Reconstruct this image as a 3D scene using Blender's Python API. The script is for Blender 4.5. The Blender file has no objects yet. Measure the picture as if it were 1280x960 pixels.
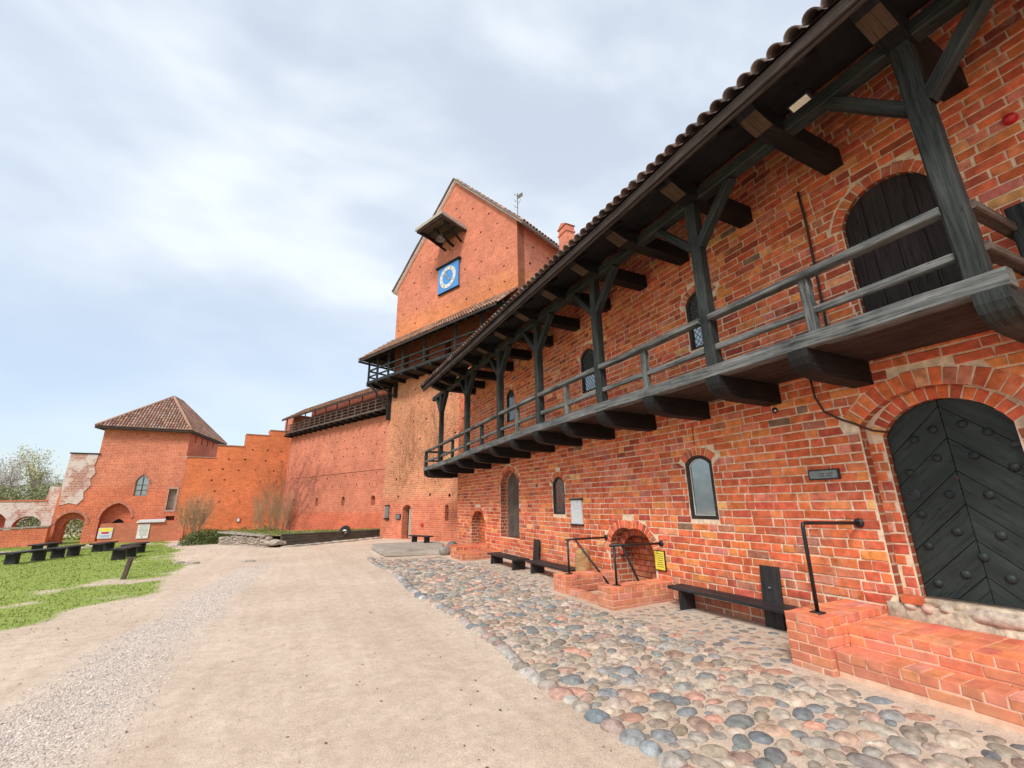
import bpy, math, random
from mathutils import Vector, Matrix, noise
from mathutils.geometry import tessellate_polygon

S = bpy.context.scene
random.seed(7)
R = random.random
def U(a, b): return a + (b - a) * random.random()
def jit3(c, a, b):
    k = U(a, b); return (c[0] * k * U(.96, 1.04), c[1] * k, c[2] * k * U(.96, 1.04))

# ------------------------------------------------------------------ camera
cam = bpy.data.cameras.new("camera")
cam.sensor_width = 36.0
cam.lens = 537.0 / 1280.0 * 36.0
cam.clip_end = 2000
co = bpy.data.objects.new("camera", cam)
S.collection.objects.link(co)
dY = Vector((368 - 640, 633 - 480, 537)).normalized()
dX = Vector((1775 - 640, 612 - 480, 537)); dX = (dX - dX.dot(dY) * dY).normalized()
dZ = dY.cross(dX)
if dZ.y > 0: dZ = -dZ
# world axes expressed in camera coordinates (x right, y down, z forward)
M = Matrix((dX, dY, dZ))
rt = M @ Vector((1, 0, 0)); up = M @ Vector((0, -1, 0)); bk = M @ Vector((0, 0, -1))
m4 = Matrix((rt, up, bk)).transposed().to_4x4()
m4.translation = Vector((0, 0, 1.55))
co.matrix_world = m4
S.camera = co

# ------------------------------------------------------------------ light
S.view_settings.view_transform = 'Standard'
S.view_settings.look = 'None'
S.view_settings.gamma = 1.0
S.view_settings.exposure = 0.90
SUN_EL, SUN_AZ = math.radians(44), math.radians(226)      # compass azimuth from +Y towards +X
w = bpy.data.worlds.new("World"); S.world = w; w.use_nodes = True
nt = w.node_tree; nt.nodes.clear()
def N(nt, t, **k):
    n = nt.nodes.new(t)
    for a, b in k.items():
        if a.startswith('i_'):
            n.inputs[a[2:].replace('_', ' ')].default_value = b
        else: setattr(n, a, b)
    return n
sky = N(nt, 'ShaderNodeTexSky', sky_type='NISHITA', sun_disc=False, sun_elevation=SUN_EL, sun_rotation=SUN_AZ, dust_density=1.5, ozone_density=1.6)
tc = N(nt, 'ShaderNodeTexCoord')
mp = N(nt, 'ShaderNodeMapping'); mp.inputs['Scale'].default_value = (1.0, 1.0, 2.2); mp.inputs['Rotation'].default_value = (0.2, 0.25, 0.9)
n1 = N(nt, 'ShaderNodeTexNoise'); n1.inputs['Scale'].default_value = 1.7; n1.inputs['Detail'].default_value = 4; n1.inputs['Roughness'].default_value = 0.5; n1.inputs['Distortion'].default_value = 0.35
mp2 = N(nt, 'ShaderNodeMapping'); mp2.inputs['Scale'].default_value = (0.6, 2.2, 2.0); mp2.inputs['Rotation'].default_value = (0.5, -0.3, 0.4)
n2 = N(nt, 'ShaderNodeTexNoise'); n2.inputs['Scale'].default_value = 2.6; n2.inputs['Detail'].default_value = 5
addn = N(nt, 'ShaderNodeMix', data_type='FLOAT'); addn.inputs[0].default_value = 0.35
rmp = N(nt, 'ShaderNodeMapRange'); rmp.inputs[1].default_value = 0.40; rmp.inputs[2].default_value = 0.66; rmp.inputs[3].default_value = 0.60; rmp.inputs[4].default_value = 0.97; rmp.interpolation_type = 'SMOOTHSTEP'
cl = N(nt, 'ShaderNodeValToRGB')
cl.color_ramp.elements[0].position = 0.0; cl.color_ramp.elements[0].color = (4.35, 5.15, 6.0, 1)
cl.color_ramp.elements[1].position = 1.0; cl.color_ramp.elements[1].color = (5.5, 5.8, 6.1, 1)
e = cl.color_ramp.elements.new(0.5); e.color = (4.95, 5.5, 6.05, 1)
mixs = N(nt, 'ShaderNodeMix', data_type='RGBA')
bg = N(nt, 'ShaderNodeBackground'); bg.inputs[1].default_value = 0.10
ow = N(nt, 'ShaderNodeOutputWorld')
L = nt.links.new
L(tc.outputs['Generated'], mp.inputs[0]); L(mp.outputs[0], n1.inputs['Vector'])
L(tc.outputs['Generated'], mp2.inputs[0]); L(mp2.outputs[0], n2.inputs['Vector'])
L(n1.outputs[0], addn.inputs[2]); L(n2.outputs[0], addn.inputs[3])
sepz = N(nt, 'ShaderNodeSeparateXYZ'); L(tc.outputs['Generated'], sepz.inputs[0])
hz = N(nt, 'ShaderNodeMapRange'); L(sepz.outputs[2], hz.inputs[0]); hz.inputs[1].default_value = 0.0; hz.inputs[2].default_value = 0.45; hz.inputs[3].default_value = 0.45; hz.inputs[4].default_value = 1.0
mulz = N(nt, 'ShaderNodeMath', operation='MULTIPLY'); L(rmp.outputs[0], mulz.inputs[0]); L(hz.outputs[0], mulz.inputs[1])
L(addn.outputs[0], rmp.inputs[0]); L(mulz.outputs[0], mixs.inputs[0]); L(rmp.outputs[0], cl.inputs[0])
L(sky.outputs[0], mixs.inputs[6]); L(cl.outputs[0], mixs.inputs[7])
L(mixs.outputs[2], bg.inputs[0]); L(bg.outputs[0], ow.inputs[0])

sl = bpy.data.lights.new("sun", 'SUN'); sl.energy = 1.75; sl.angle = math.radians(14); sl.color = (1.0, 0.95, 0.88)
so = bpy.data.objects.new("sun", sl); S.collection.objects.link(so)
sd_ = Vector((math.sin(SUN_AZ) * math.cos(SUN_EL), math.cos(SUN_AZ) * math.cos(SUN_EL), math.sin(SUN_EL)))
so.rotation_euler = sd_.to_track_quat('Z', 'Y').to_euler()
so.location = sd_ * 60

# ------------------------------------------------------------------ materials
def newmat(name):
    m = bpy.data.materials.new(name); m.use_nodes = True
    nt = m.node_tree; b = nt.nodes['Principled BSDF']
    b.inputs['Roughness'].default_value = 0.9
    b.inputs['Specular IOR Level'].default_value = 0.25
    return m, nt, b
def ramp(nt, pts):
    r = nt.nodes.new('ShaderNodeValToRGB')
    el = r.color_ramp.elements
    while len(el) < len(pts): el.new(0.5)
    for e, (p, c) in zip(el, pts):
        e.position = p; e.color = (c[0], c[1], c[2], 1)
    return r
def noise_n(nt, vec, scale, detail=4, rough=0.55, dist=0.0):
    n = nt.nodes.new('ShaderNodeTexNoise')
    n.inputs['Scale'].default_value = scale; n.inputs['Detail'].default_value = detail
    n.inputs['Roughness'].default_value = rough; n.inputs['Distortion'].default_value = dist
    if vec is not None: nt.links.new(vec, n.inputs['Vector'])
    return n
def mixc(nt, fac, a, b, mode='MIX'):
    x = nt.nodes.new('ShaderNodeMix'); x.data_type = 'RGBA'; x.blend_type = mode
    for s, i in ((fac, 0), (a, 6), (b, 7)):
        if hasattr(s, 'is_linked') or hasattr(s, 'links'): nt.links.new(s, x.inputs[i])
        elif isinstance(s, (int, float)): x.inputs[i].default_value = s
        else: x.inputs[i].default_value = (s[0], s[1], s[2], 1)
    return x.outputs[2]
def bump(nt, b, h, strength=0.4, dist=0.01):
    bm = nt.nodes.new('ShaderNodeBump'); bm.inputs['Strength'].default_value = strength; bm.inputs['Distance'].default_value = dist
    nt.links.new(h, bm.inputs['Height']); nt.links.new(bm.outputs[0], b.inputs['Normal'])
def coords(nt, kind='Object'):
    t = nt.nodes.new('ShaderNodeTexCoord'); return t.outputs[kind]
def mathn(nt, op, a, b=None):
    x = nt.nodes.new('ShaderNodeMath'); x.operation = op
    for s, i in ((a, 0), (b, 1)):
        if s is None: continue
        if hasattr(s, 'links'): nt.links.new(s, x.inputs[i])
        else: x.inputs[i].default_value = s
    return x.outputs[0]

def mat_brickshader(name, c1, c2, mortar, bw=.28, rh=.10, ms=.012, patches=(), pale=None, pale_amt=0.0, tint=None, tint_z=None):
    m, nt, b = newmat(name)
    uv = coords(nt, 'UV'); ob = coords(nt, 'Object')
    # a little wobble in the courses
    wob = noise_n(nt, uv, 1.3, 2)
    va = nt.nodes.new('ShaderNodeVectorMath'); va.operation = 'MULTIPLY_ADD'
    nt.links.new(wob.outputs['Color'], va.inputs[0]); va.inputs[1].default_value = (.03, .03, 0); nt.links.new(uv, va.inputs[2])
    br = nt.nodes.new('ShaderNodeTexBrick')
    nt.links.new(va.outputs[0], br.inputs['Vector'])
    br.inputs['Scale'].default_value = 1.0
    br.inputs['Brick Width'].default_value = bw; br.inputs['Row Height'].default_value = rh
    br.inputs['Mortar Size'].default_value = ms; br.inputs['Mortar Smooth'].default_value = .3
    br.inputs['Bias'].default_value = 0.0
    br.inputs['Color1'].default_value = (*c1, 1); br.inputs['Color2'].default_value = (*c2, 1); br.inputs['Mortar'].default_value = (*mortar, 1)
    br.offset = 0.37; br.squash = 0.6; br.squash_frequency = 3
    big = noise_n(nt, ob, 0.45, 5, .6)
    mid = noise_n(nt, ob, 3.0, 5, .65)
    col = br.outputs['Color']
    r1 = ramp(nt, [(0.3, (.78, .78, .78)), (0.7, (1.15, 1.12, 1.1))]); nt.links.new(big.outputs[0], r1.inputs[0])
    col = mixc(nt, 1.0, col, r1.outputs[0], 'MULTIPLY')
    r2 = ramp(nt, [(0.3, (.88, .86, .86)), (0.72, (1.1, 1.12, 1.12))]); nt.links.new(mid.outputs[0], r2.inputs[0])
    col = mixc(nt, 1.0, col, r2.outputs[0], 'MULTIPLY')
    if pale:
        pn = noise_n(nt, ob, 1.6, 8, .7)
        pr = ramp(nt, [(0.60 - pale_amt, (0, 0, 0)), (0.72 - pale_amt, (1, 1, 1))]); nt.links.new(pn.outputs[0], pr.inputs[0])
        f = mathn(nt, 'MULTIPLY', pr.outputs[0], .75)
        col = mixc(nt, f, col, pale)
    if tint:                       # a band of differently fired brick: the wall really changes brick here
        geo = nt.nodes.new('ShaderNodeNewGeometry'); sp = nt.nodes.new('ShaderNodeSeparateXYZ'); nt.links.new(geo.outputs['Position'], sp.inputs[0])
        for (zc, wd, wob_s, colr, amt) in tint:
            nz = noise_n(nt, ob, .8, 6, .6)
            z = mathn(nt, 'MULTIPLY_ADD', nz.outputs[0], wob_s); nt.nodes[-1].inputs[2].default_value = 0
            zz = mathn(nt, 'ADD', sp.outputs[2], z)
            mr = nt.nodes.new('ShaderNodeMapRange'); nt.links.new(zz, mr.inputs[0])
            mr.inputs[1].default_value = zc - wd + wob_s / 2; mr.inputs[2].default_value = zc + wd + wob_s / 2
            mr.inputs[3].default_value = amt; mr.inputs[4].default_value = 0
            col = mixc(nt, mr.outputs[0], col, mixc(nt, 1.0, col, colr, 'MULTIPLY'))
    nt.links.new(col, b.inputs['Base Color'])
    fine = noise_n(nt, ob, 30, 3)
    h = mathn(nt, 'SUBTRACT', mathn(nt, 'MULTIPLY', fine.outputs[0], .5), br.outputs['Fac'])
    bump(nt, b, h, .6, .012)
    return m

def weathering(nt, ob, c, smear):
    # lime smears over the brick edges, sooty blotches and a damp, dirty foot
    s1 = noise_n(nt, ob, 5.5, 9, .72, .4); s2 = noise_n(nt, ob, .7, 4, .6)
    f = mathn(nt, 'ADD', mathn(nt, 'MULTIPLY', s1.outputs[0], .65), mathn(nt, 'MULTIPLY', s2.outputs[0], .35))
    r1 = ramp(nt, [(.545, (0, 0, 0)), (.63, (1, 1, 1))]); nt.links.new(f, r1.inputs[0])
    c = mixc(nt, mathn(nt, 'MULTIPLY', r1.outputs[0], .30), c, smear)
    s3 = noise_n(nt, ob, 1.1, 8, .7); r3 = ramp(nt, [(.36, (.85, .82, .80)), (.50, (1, 1, 1)), (.70, (1.08, 1.07, 1.06))]); nt.links.new(s3.outputs[0], r3.inputs[0])
    c = mixc(nt, 1.0, c, r3.outputs[0], 'MULTIPLY')
    geo = nt.nodes.new('ShaderNodeNewGeometry'); sp = nt.nodes.new('ShaderNodeSeparateXYZ'); nt.links.new(geo.outputs['Position'], sp.inputs[0])
    zz = mathn(nt, 'ADD', sp.outputs[2], mathn(nt, 'MULTIPLY', s2.outputs[0], -.55))
    mr = nt.nodes.new('ShaderNodeMapRange'); nt.links.new(zz, mr.inputs[0]); mr.inputs[1].default_value = -.30; mr.inputs[2].default_value = .12; mr.inputs[3].default_value = .55; mr.inputs[4].default_value = 0
    c = mixc(nt, mr.outputs[0], c, (.30, .21, .15))
    return c

def mat_col(name, rough=.9, bumpscale=40, bstr=.35, bdist=.004, var=.25, spec=.25, nscale=12, smear=None, damp=False):
    """per-item colour attribute with surface noise"""
    m, nt, b = newmat(name)
    at = nt.nodes.new('ShaderNodeAttribute'); at.attribute_name = 'Col'
    ob = coords(nt, 'Object')
    n = noise_n(nt, ob, nscale, 6, .65)
    r = ramp(nt, [(0.28, (1 - var * 1.3,) * 3), (0.72, (1 + var,) * 3)]); nt.links.new(n.outputs[0], r.inputs[0])
    c = mixc(nt, 1.0, at.outputs['Color'], r.outputs[0], 'MULTIPLY')
    if smear: c = weathering(nt, ob, c, smear)
    nt.links.new(c, b.inputs['Base Color'])
    f = noise_n(nt, ob, bumpscale, 5, .6); bump(nt, b, f.outputs[0], bstr, bdist)
    b.inputs['Roughness'].default_value = rough; b.inputs['Specular IOR Level'].default_value = spec
    return m

def mat_wood(name, dark, light, lo=.42, hi=.68, rough=.75, stretch=22, bstr=.5, third=None):
    m, nt, b = newmat(name)
    uv = coords(nt, 'UV')
    mp = nt.nodes.new('ShaderNodeMapping'); mp.inputs['Scale'].default_value = (1.2, stretch, 1); nt.links.new(uv, mp.inputs[0])
    n = noise_n(nt, mp.outputs[0], 1.6, 7, .65, .3)
    big = noise_n(nt, coords(nt, 'Object'), 2.2, 5, .6)
    s = mathn(nt, 'ADD', mathn(nt, 'MULTIPLY', n.outputs[0], .6), mathn(nt, 'MULTIPLY', big.outputs[0], .4))
    pts = [(lo, dark), (hi, light)]
    r = ramp(nt, pts); nt.links.new(s, r.inputs[0])
    col = r.outputs[0]
    mp3 = nt.nodes.new('ShaderNodeMapping'); mp3.inputs['Scale'].default_value = (.5, 14, 1); nt.links.new(uv, mp3.inputs[0])
    ck = noise_n(nt, mp3.outputs[0], 1.3, 3, .5, .6)
    cr = ramp(nt, [(0.485, (1, 1, 1)), (0.5, (.18, .18, .18)), (0.515, (1, 1, 1))]); nt.links.new(ck.outputs[0], cr.inputs[0])
    col = mixc(nt, .8, col, cr.outputs[0], 'MULTIPLY')
    nt.links.new(col, b.inputs['Base Color'])
    b.inputs['Roughness'].default_value = rough
    h = mathn(nt, 'ADD', n.outputs[0], cr.outputs[0])
    bump(nt, b, h, bstr, .006)
    return m

def mat_plain(name, c, rough=.6, metallic=0, spec=.4, var=.15, scale=15, bstr=.1):
    m, nt, b = newmat(name)
    n = noise_n(nt, coords(nt, 'Object'), scale, 5, .6)
    r = ramp(nt, [(0.3, tuple(x * (1 - var) for x in c)), (0.7, tuple(x * (1 + var) for x in c))]); nt.links.new(n.outputs[0], r.inputs[0])
    nt.links.new(r.outputs[0], b.inputs['Base Color'])
    b.inputs['Roughness'].default_value = rough; b.inputs['Metallic'].default_value = metallic; b.inputs['Specular IOR Level'].default_value = spec
    if bstr: bump(nt, b, n.outputs[0], bstr, .005)
    return m

MT = {}
MT['brick'] = mat_col('near brick', .88, 60, .7, .006, .34, .2, 9, smear=(.62, .47, .34))
MT['mortar'] = mat_plain('lime mortar', (.74, .58, .42), .95, 0, .1, .28, 14, .8)
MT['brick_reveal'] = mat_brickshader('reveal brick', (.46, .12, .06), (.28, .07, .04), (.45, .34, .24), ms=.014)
MT['tower_red'] = mat_brickshader('tower brick', (.64, .20, .115), (.50, .14, .08), (.56, .33, .23), ms=.010, pale=(.66, .34, .24), pale_amt=-.08,
                                  tint=[(11.4, .5, 1.0, (1.08, 1.12, .75), .8)])
MT['tower_orange'] = mat_brickshader('weathered tower brick', (.66, .235, .12), (.44, .145, .075), (.60, .34, .20), ms=.018, bw=.24, rh=.09, pale=(.62, .38, .20), pale_amt=-.01,
                                  tint=[(1.7, .3, 1.4, (1.0, .76, .80), 1.0)])
MT['curtain'] = mat_brickshader('curtain brick', (.66, .205, .115), (.54, .145, .08), (.60, .34, .25), ms=.012, pale=(.62, .32, .23), pale_amt=-.02,
                                  tint=[(1.15, .15, .5, (1.05, .76, .62), .8), (4.1, .05, .1, (.92, .86, .85), .5)])
MT['orange_wall'] = mat_brickshader('orange brick', (.76, .215, .085), (.63, .16, .065), (.70, .29, .13), ms=.010, pale=(.62, .24, .12), pale_amt=-.05)
MT['gate_red'] = mat_brickshader('gatehouse brick', (.70, .215, .115), (.55, .145, .08), (.68, .36, .25), ms=.012, pale=(.66, .36, .26), pale_amt=.0,
                                  tint=[(2.9, .3, 1.2, (1.0, .84, .74), .9)])
MT['pale_brick'] = mat_brickshader('pale old brick', (.52, .22, .16), (.40, .15, .11), (.64, .46, .38), ms=.018, pale=(.74, .66, .61), pale_amt=.17)
MT['plaster_brick'] = mat_brickshader('smooth salmon brick', (.58, .20, .115), (.52, .165, .095), (.56, .24, .15), ms=.006)
MT['step_brick'] = mat_col('step brick', .85, 45, .5, .004, .28, .2, 7, smear=(.60, .42, .32))
MT['step_mortar'] = mat_plain('step mortar', (.72, .46, .33), .95, 0, .1, .2, 14, .6)
MT['board_grey'] = mat_wood('weathered edge boards', (.075, .07, .055), (.20, .185, .15), .35, .7, .85)
MT['dark_brick'] = mat_brickshader('shaded gallery brick', (.34, .085, .05), (.22, .05, .035), (.30, .15, .1), ms=.010)  # shade under the gallery roofs is put into this darker brick colour
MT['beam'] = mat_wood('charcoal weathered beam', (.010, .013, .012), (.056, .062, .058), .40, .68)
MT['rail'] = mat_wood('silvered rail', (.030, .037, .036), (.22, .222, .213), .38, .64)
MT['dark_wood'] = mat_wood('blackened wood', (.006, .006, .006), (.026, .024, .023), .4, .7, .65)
MT['soffit'] = mat_wood('brown soffit boards', (.030, .020, .016), (.09, .058, .045), .4, .7, .85, 12)
MT['endgrain'] = mat_wood('sawn beam end', (.05, .031, .02), (.12, .076, .048), .35, .7, .85, 6)
MT['bench'] = mat_wood('black bench wood', (.014, .013, .014), (.062, .055, .055), .4, .7, .5)
MT['door_metal'] = mat_wood('dark green plate door', (.015, .021, .019), (.042, .054, .050), .35, .7, .5, 5, .25)
MT['door_brown'] = mat_wood('brown black door boards', (.016, .012, .012), (.055, .042, .038), .35, .7, .7)
MT['old_wood'] = mat_wood('old brown boards', (.055, .042, .034), (.20, .155, .125), .35, .7, .85)
MT['grey_wood'] = mat_wood('grey deck boards', (.27, .235, .195), (.50, .45, .385), .3, .7, .85, 10)
MT['log'] = mat_wood('tan log', (.34, .19, .075), (.60, .37, .17), .3, .7, .7, 8)
MT['iron'] = mat_plain('black iron', (.022, .022, .024), .45, .3, .5, .3, 30, .2)
MT['rust'] = mat_plain('rusty cable', (.06, .035, .028), .8)
MT['glass'] = mat_plain('leaded glass', (.30, .345, .37), .05, .8, .8, .15, 6, .12)
MT['lead'] = mat_plain('lead came', (.05, .055, .06), .6, .2, .4)
MT['frame'] = mat_wood('window frame', (.03, .022, .018), (.09, .066, .055), .4, .7)
MT['tile'] = mat_col('clay tile', .85, 50, .4, .004, .3, .25, 10)
MT['fascia'] = mat_wood('fascia board', (.028, .02, .017), (.095, .07, .058), .4, .7)
MT['white'] = mat_plain('white paint', (.72, .72, .70), .5)
MT['offwhite'] = mat_plain('off white sheet', (.60, .63, .64), .4)
MT['yellow'] = mat_plain('yellow sheet', (.80, .66, .05), .5)
MT['blue'] = mat_plain('clock blue', (.07, .25, .58), .5, 0, .4, .12, 5)
MT['gold'] = mat_plain('gilt', (.60, .42, .14), .35, .6)
MT['red'] = mat_plain('red paint', (.50, .015, .02), .35, 0, .5, .1)
MT['black'] = mat_plain('black void', (.008, .007, .007), .9, 0, .1)  # flat black that paints in the darkness inside holes and openings
MT['greysign'] = mat_plain('grey plate', (.20, .23, .23), .35, .3)
MT['text'] = mat_plain('dark print', (.08, .08, .09), .6)
MT['lightglass'] = mat_plain('lamp glass', (.78, .74, .62), .2, .2, .6)
MT['sandstone'] = mat_plain('sandstone', (.42, .27, .21), .95, 0, .1, .3, 6, .8)
MT['greystone'] = mat_plain('grey boulder', (.30, .265, .22), .95, 0, .1, .35, 5, .8)
MT['cobble'] = mat_col('cobble', .85, 45, .6, .006, .42, .2, 16)
MT['pebble'] = mat_col('pebble', .9, 60, .2, .003, .1, .2, 10)
MT['bark'] = mat_plain('bark', (.15, .105, .08), .95, 0, .1, .3, 20, .6)
MT['twig'] = mat_col('twig', .9, 30, .1, .003, .15, .2, 3)
MT['leaf'] = mat_col('leaf', .7, 30, .1, .003, .2, .3, 2)
MT['leadroof'] = mat_plain('weathered verge', (.15, .13, .115), .8, 0, .2, .25, 8, .3)
MT['bell'] = mat_plain('bell metal', (.22, .22, .21), .4, .6)

# ------------------------------------------------------------------ mesh builder
class MB:
    def __init__(s): s.v = []; s.f = []; s.uv = []; s.mi = []; s.col = []; s.hascol = False
    def face(s, idx, uv=None, mi=0, col=None):
        s.f.append(idx); s.uv.append(uv); s.mi.append(mi); s.col.append(col)
        if col: s.hascol = True
    def quad(s, a, b, c, d, uv=None, mi=0, col=None):
        n = len(s.v); s.v += [tuple(a), tuple(b), tuple(c), tuple(d)]; s.face([n, n + 1, n + 2, n + 3], uv, mi, col)
    def poly(s, pts, mi=0, col=None, uv=None):
        n = len(s.v); s.v += [tuple(p) for p in pts]; s.face(list(range(n, n + len(pts))), uv, mi, col)
    def box(s, lo, hi, mi=0, col=None, fr=None, bev=0):
        x0, y0, z0 = lo; x1, y1, z1 = hi
        P = [(x0, y0, z0), (x1, y0, z0), (x1, y1, z0), (x0, y1, z0), (x0, y0, z1), (x1, y0, z1), (x1, y1, z1), (x0, y1, z1)]
        if fr: P = [fr(*p) for p in P]
        n = len(s.v); s.v += [tuple(p) for p in P]
        for q in ((0, 3, 2, 1), (4, 5, 6, 7), (0, 1, 5, 4), (1, 2, 6, 5), (2, 3, 7, 6), (3, 0, 4, 7)):
            s.face([n + i for i in q], None, mi, col)
    def prism(s, poly, e0, e1, mi=0, col=None):
        """polygon of 3-D points moved by vectors e0 and e1"""
        k = len(poly); n = len(s.v)
        s.v += [tuple(Vector(p) + e0) for p in poly] + [tuple(Vector(p) + e1) for p in poly]
        s.face(list(range(n, n + k))[::-1], None, mi, col); s.face(list(range(n + k, n + 2 * k)), None, mi, col)
        for i in range(k):
            j = (i + 1) % k; s.face([n + i, n + j, n + k + j, n + k + i], None, mi, col)
    def beam(s, p0, p1, w, h, up=(0, 0, 1), ch=.012, seg=0, jit=0.0, mi=0, mi_end=None, col=None):
        p0 = Vector(p0); p1 = Vector(p1); d = p1 - p0; ln = d.length; t = d / ln
        side = t.cross(Vector(up)).normalized(); u = side.cross(t).normalized()
        ch = min(ch, w * .3, h * .3)
        a, b = w / 2, h / 2
        sec = [(-a + ch, -b), (a - ch, -b), (a, -b + ch), (a, b - ch), (a - ch, b), (-a + ch, b), (-a, b - ch), (-a, -b + ch)]
        if not seg: seg = max(1, int(ln / .5))
        n = len(s.v); u0 = U(0, 50); v0 = U(0, 50)
        per = [0]
        for i in range(8):
            q = sec[i]; r2 = sec[(i + 1) % 8]; per.append(per[-1] + math.hypot(q[0] - r2[0], q[1] - r2[1]))
        for k in range(seg + 1):
            jx, jy = (U(-jit, jit), U(-jit, jit)); sc = 1 + U(-jit, jit) / max(w, .05)
            for (x, y) in sec:
                s.v.append(tuple(p0 + t * (ln * k / seg) + side * (x * sc + jx) + u * (y * sc + jy)))
        for k in range(seg):
            for i in range(8):
                j = (i + 1) % 8; A = n + k * 8 + i; B = n + k * 8 + j
                ua, ub = u0 + ln * k / seg, u0 + ln * (k + 1) / seg
                s.face([A, B, B + 8, A + 8], [(ua, v0 + per[i]), (ua, v0 + per[i + 1]), (ub, v0 + per[i + 1]), (ub, v0 + per[i])], mi, col)
        me = mi if mi_end is None else mi_end
        s.face([n + i for i in range(8)][::-1], [(u0 + x, v0 + y) for x, y in sec][::-1], me, col)
        s.face([n + seg * 8 + i for i in range(8)], [(u0 + x, v0 + y) for x, y in sec], me, col)
    def tube(s, pts, r, n=8, mi=0, col=None, cap=True, r2=None):
        pts = [Vector(p) for p in pts]; b = len(s.v)
        rr = [r if r2 is None else r + (r2 - r) * i / (len(pts) - 1) for i in range(len(pts))] if not isinstance(r, (list, tuple)) else r
        ref = None
        for i, p in enumerate(pts):
            t = (pts[min(i + 1, len(pts) - 1)] - pts[max(i - 1, 0)])
            t = t.normalized() if t.length > 1e-9 else Vector((0, 0, 1))
            if ref is None: ref = Vector((0, 0, 1)) if abs(t.z) < .9 else Vector((1, 0, 0))
            x = t.cross(ref).normalized(); y = x.cross(t).normalized(); ref = y if abs(y.dot(t)) < .9 else ref
            for k in range(n):
                a = 2 * math.pi * k / n
                s.v.append(tuple(p + x * math.cos(a) * rr[i] + y * math.sin(a) * rr[i]))
        for i in range(len(pts) - 1):
            for k in range(n):
                j = (k + 1) % n
                s.face([b + i * n + k, b + i * n + j, b + (i + 1) * n + j, b + (i + 1) * n + k], None, mi, col)
        if cap:
            s.face([b + k for k in range(n)][::-1], None, mi, col); s.face([b + (len(pts) - 1) * n + k for k in range(n)], None, mi, col)
    def lathe(s, c, prof, n=16, ax=(0, 0, 1), mi=0, col=None):
        ax = Vector(ax).normalized(); x = ax.orthogonal().normalized(); y = ax.cross(x); b = len(s.v); c = Vector(c)
        for (r, h) in prof:
            for k in range(n):
                a = 2 * math.pi * k / n; s.v.append(tuple(c + ax * h + (x * math.cos(a) + y * math.sin(a)) * max(r, 1e-4)))
        for i in range(len(prof) - 1):
            for k in range(n):
                j = (k + 1) % n; s.face([b + i * n + k, b + i * n + j, b + (i + 1) * n + j, b + (i + 1) * n + k], None, mi, col)
    def build(s, name, mat, parent=None, smooth=False, org=None):
        if org is None: org = ORG.get(parent.name, Vector((0, 0, 0))) if parent else Vector((0, 0, 0))
        org = Vector(org)
        me = bpy.data.meshes.new(name)
        me.from_pydata([(a - org.x, b - org.y, c - org.z) for a, b, c in s.v], [], s.f)
        mats = mat if isinstance(mat, (list, tuple)) else [mat]
        for m in mats: me.materials.append(MT[m])
        me.polygons.foreach_set('material_index', s.mi)
        if smooth: me.polygons.foreach_set('use_smooth', [True] * len(s.f))
        uvl = me.uv_layers.new(name='UVMap'); flat = []
        V = s.v
        for f, u in zip(s.f, s.uv):
            if u is None:
                a, b, c = Vector(V[f[0]]), Vector(V[f[1]]), Vector(V[f[2]])
                nn = (b - a).cross(c - a)
                if nn.length < 1e-12 and len(f) > 3: nn = (c - a).cross(Vector(V[f[3]]) - a)
                if nn.length > 1e-12: nn.normalize()
                if abs(nn.z) > .75:
                    for i in f: flat += [V[i][0], V[i][1]]
                else:
                    t = Vector((-nn.y, nn.x, 0)).normalized() if (abs(nn.x) + abs(nn.y)) > 1e-9 else Vector((1, 0, 0))
                    if t.y < -.001 or (abs(t.y) <= .001 and t.x < 0): t = -t
                    for i in f: flat += [V[i][0] * t.x + V[i][1] * t.y, V[i][2]]
            else:
                for q in u: flat += [q[0], q[1]]
        uvl.data.foreach_set('uv', flat)
        if s.hascol:
            ca = me.color_attributes.new('Col', 'FLOAT_COLOR', 'CORNER'); cf = []
            for f, c in zip(s.f, s.col):
                c = c or (1, 1, 1); cf += [c[0], c[1], c[2], 1.0] * len(f)
            ca.data.foreach_set('color', cf)
        me.update()
        o = bpy.data.objects.new(name, me); S.collection.objects.link(o)
        if parent: o.parent = parent
        else: o.location = org
        ORG[o.name] = org
        return o
ORG = {}
def tag(o, label=None, cat=None, group=None, kind=None):
    if label: o['label'] = label
    if cat: o['category'] = cat
    if group: o['group'] = group
    if kind: o['kind'] = kind
    return o
def thing(name, loc, label, cat, group=None):
    o = bpy.data.objects.new(name, None); S.collection.objects.link(o); o.location = loc; o.empty_display_size = .1
    ORG[o.name] = Vector(loc)
    return tag(o, label, cat, group)
def dup(root, loc, rz, label, scale=None):
    r = root.copy(); S.collection.objects.link(r); r.location = loc; r.rotation_euler = (0, 0, rz); r['label'] = label
    if scale: r.scale = scale
    for ch in list(root.children):
        c = ch.copy(); S.collection.objects.link(c); c.parent = r
        for g in ch.children:
            d = g.copy(); S.collection.objects.link(d); d.parent = c
    return r

class Frame:
    """s along the wall, d outwards, z up"""
    def __init__(f, o, sd, out): 
        f.o = Vector((o[0], o[1], 0)); f.s = Vector((sd[0], sd[1], 0)).normalized(); n = Vector((f.s.y, -f.s.x, 0))
        f.n = n if n.dot(Vector((out[0], out[1], 0))) > 0 else -n
    def __call__(f, s, d, z): return f.o + f.s * s + f.n * d + Vector((0, 0, z))

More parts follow.
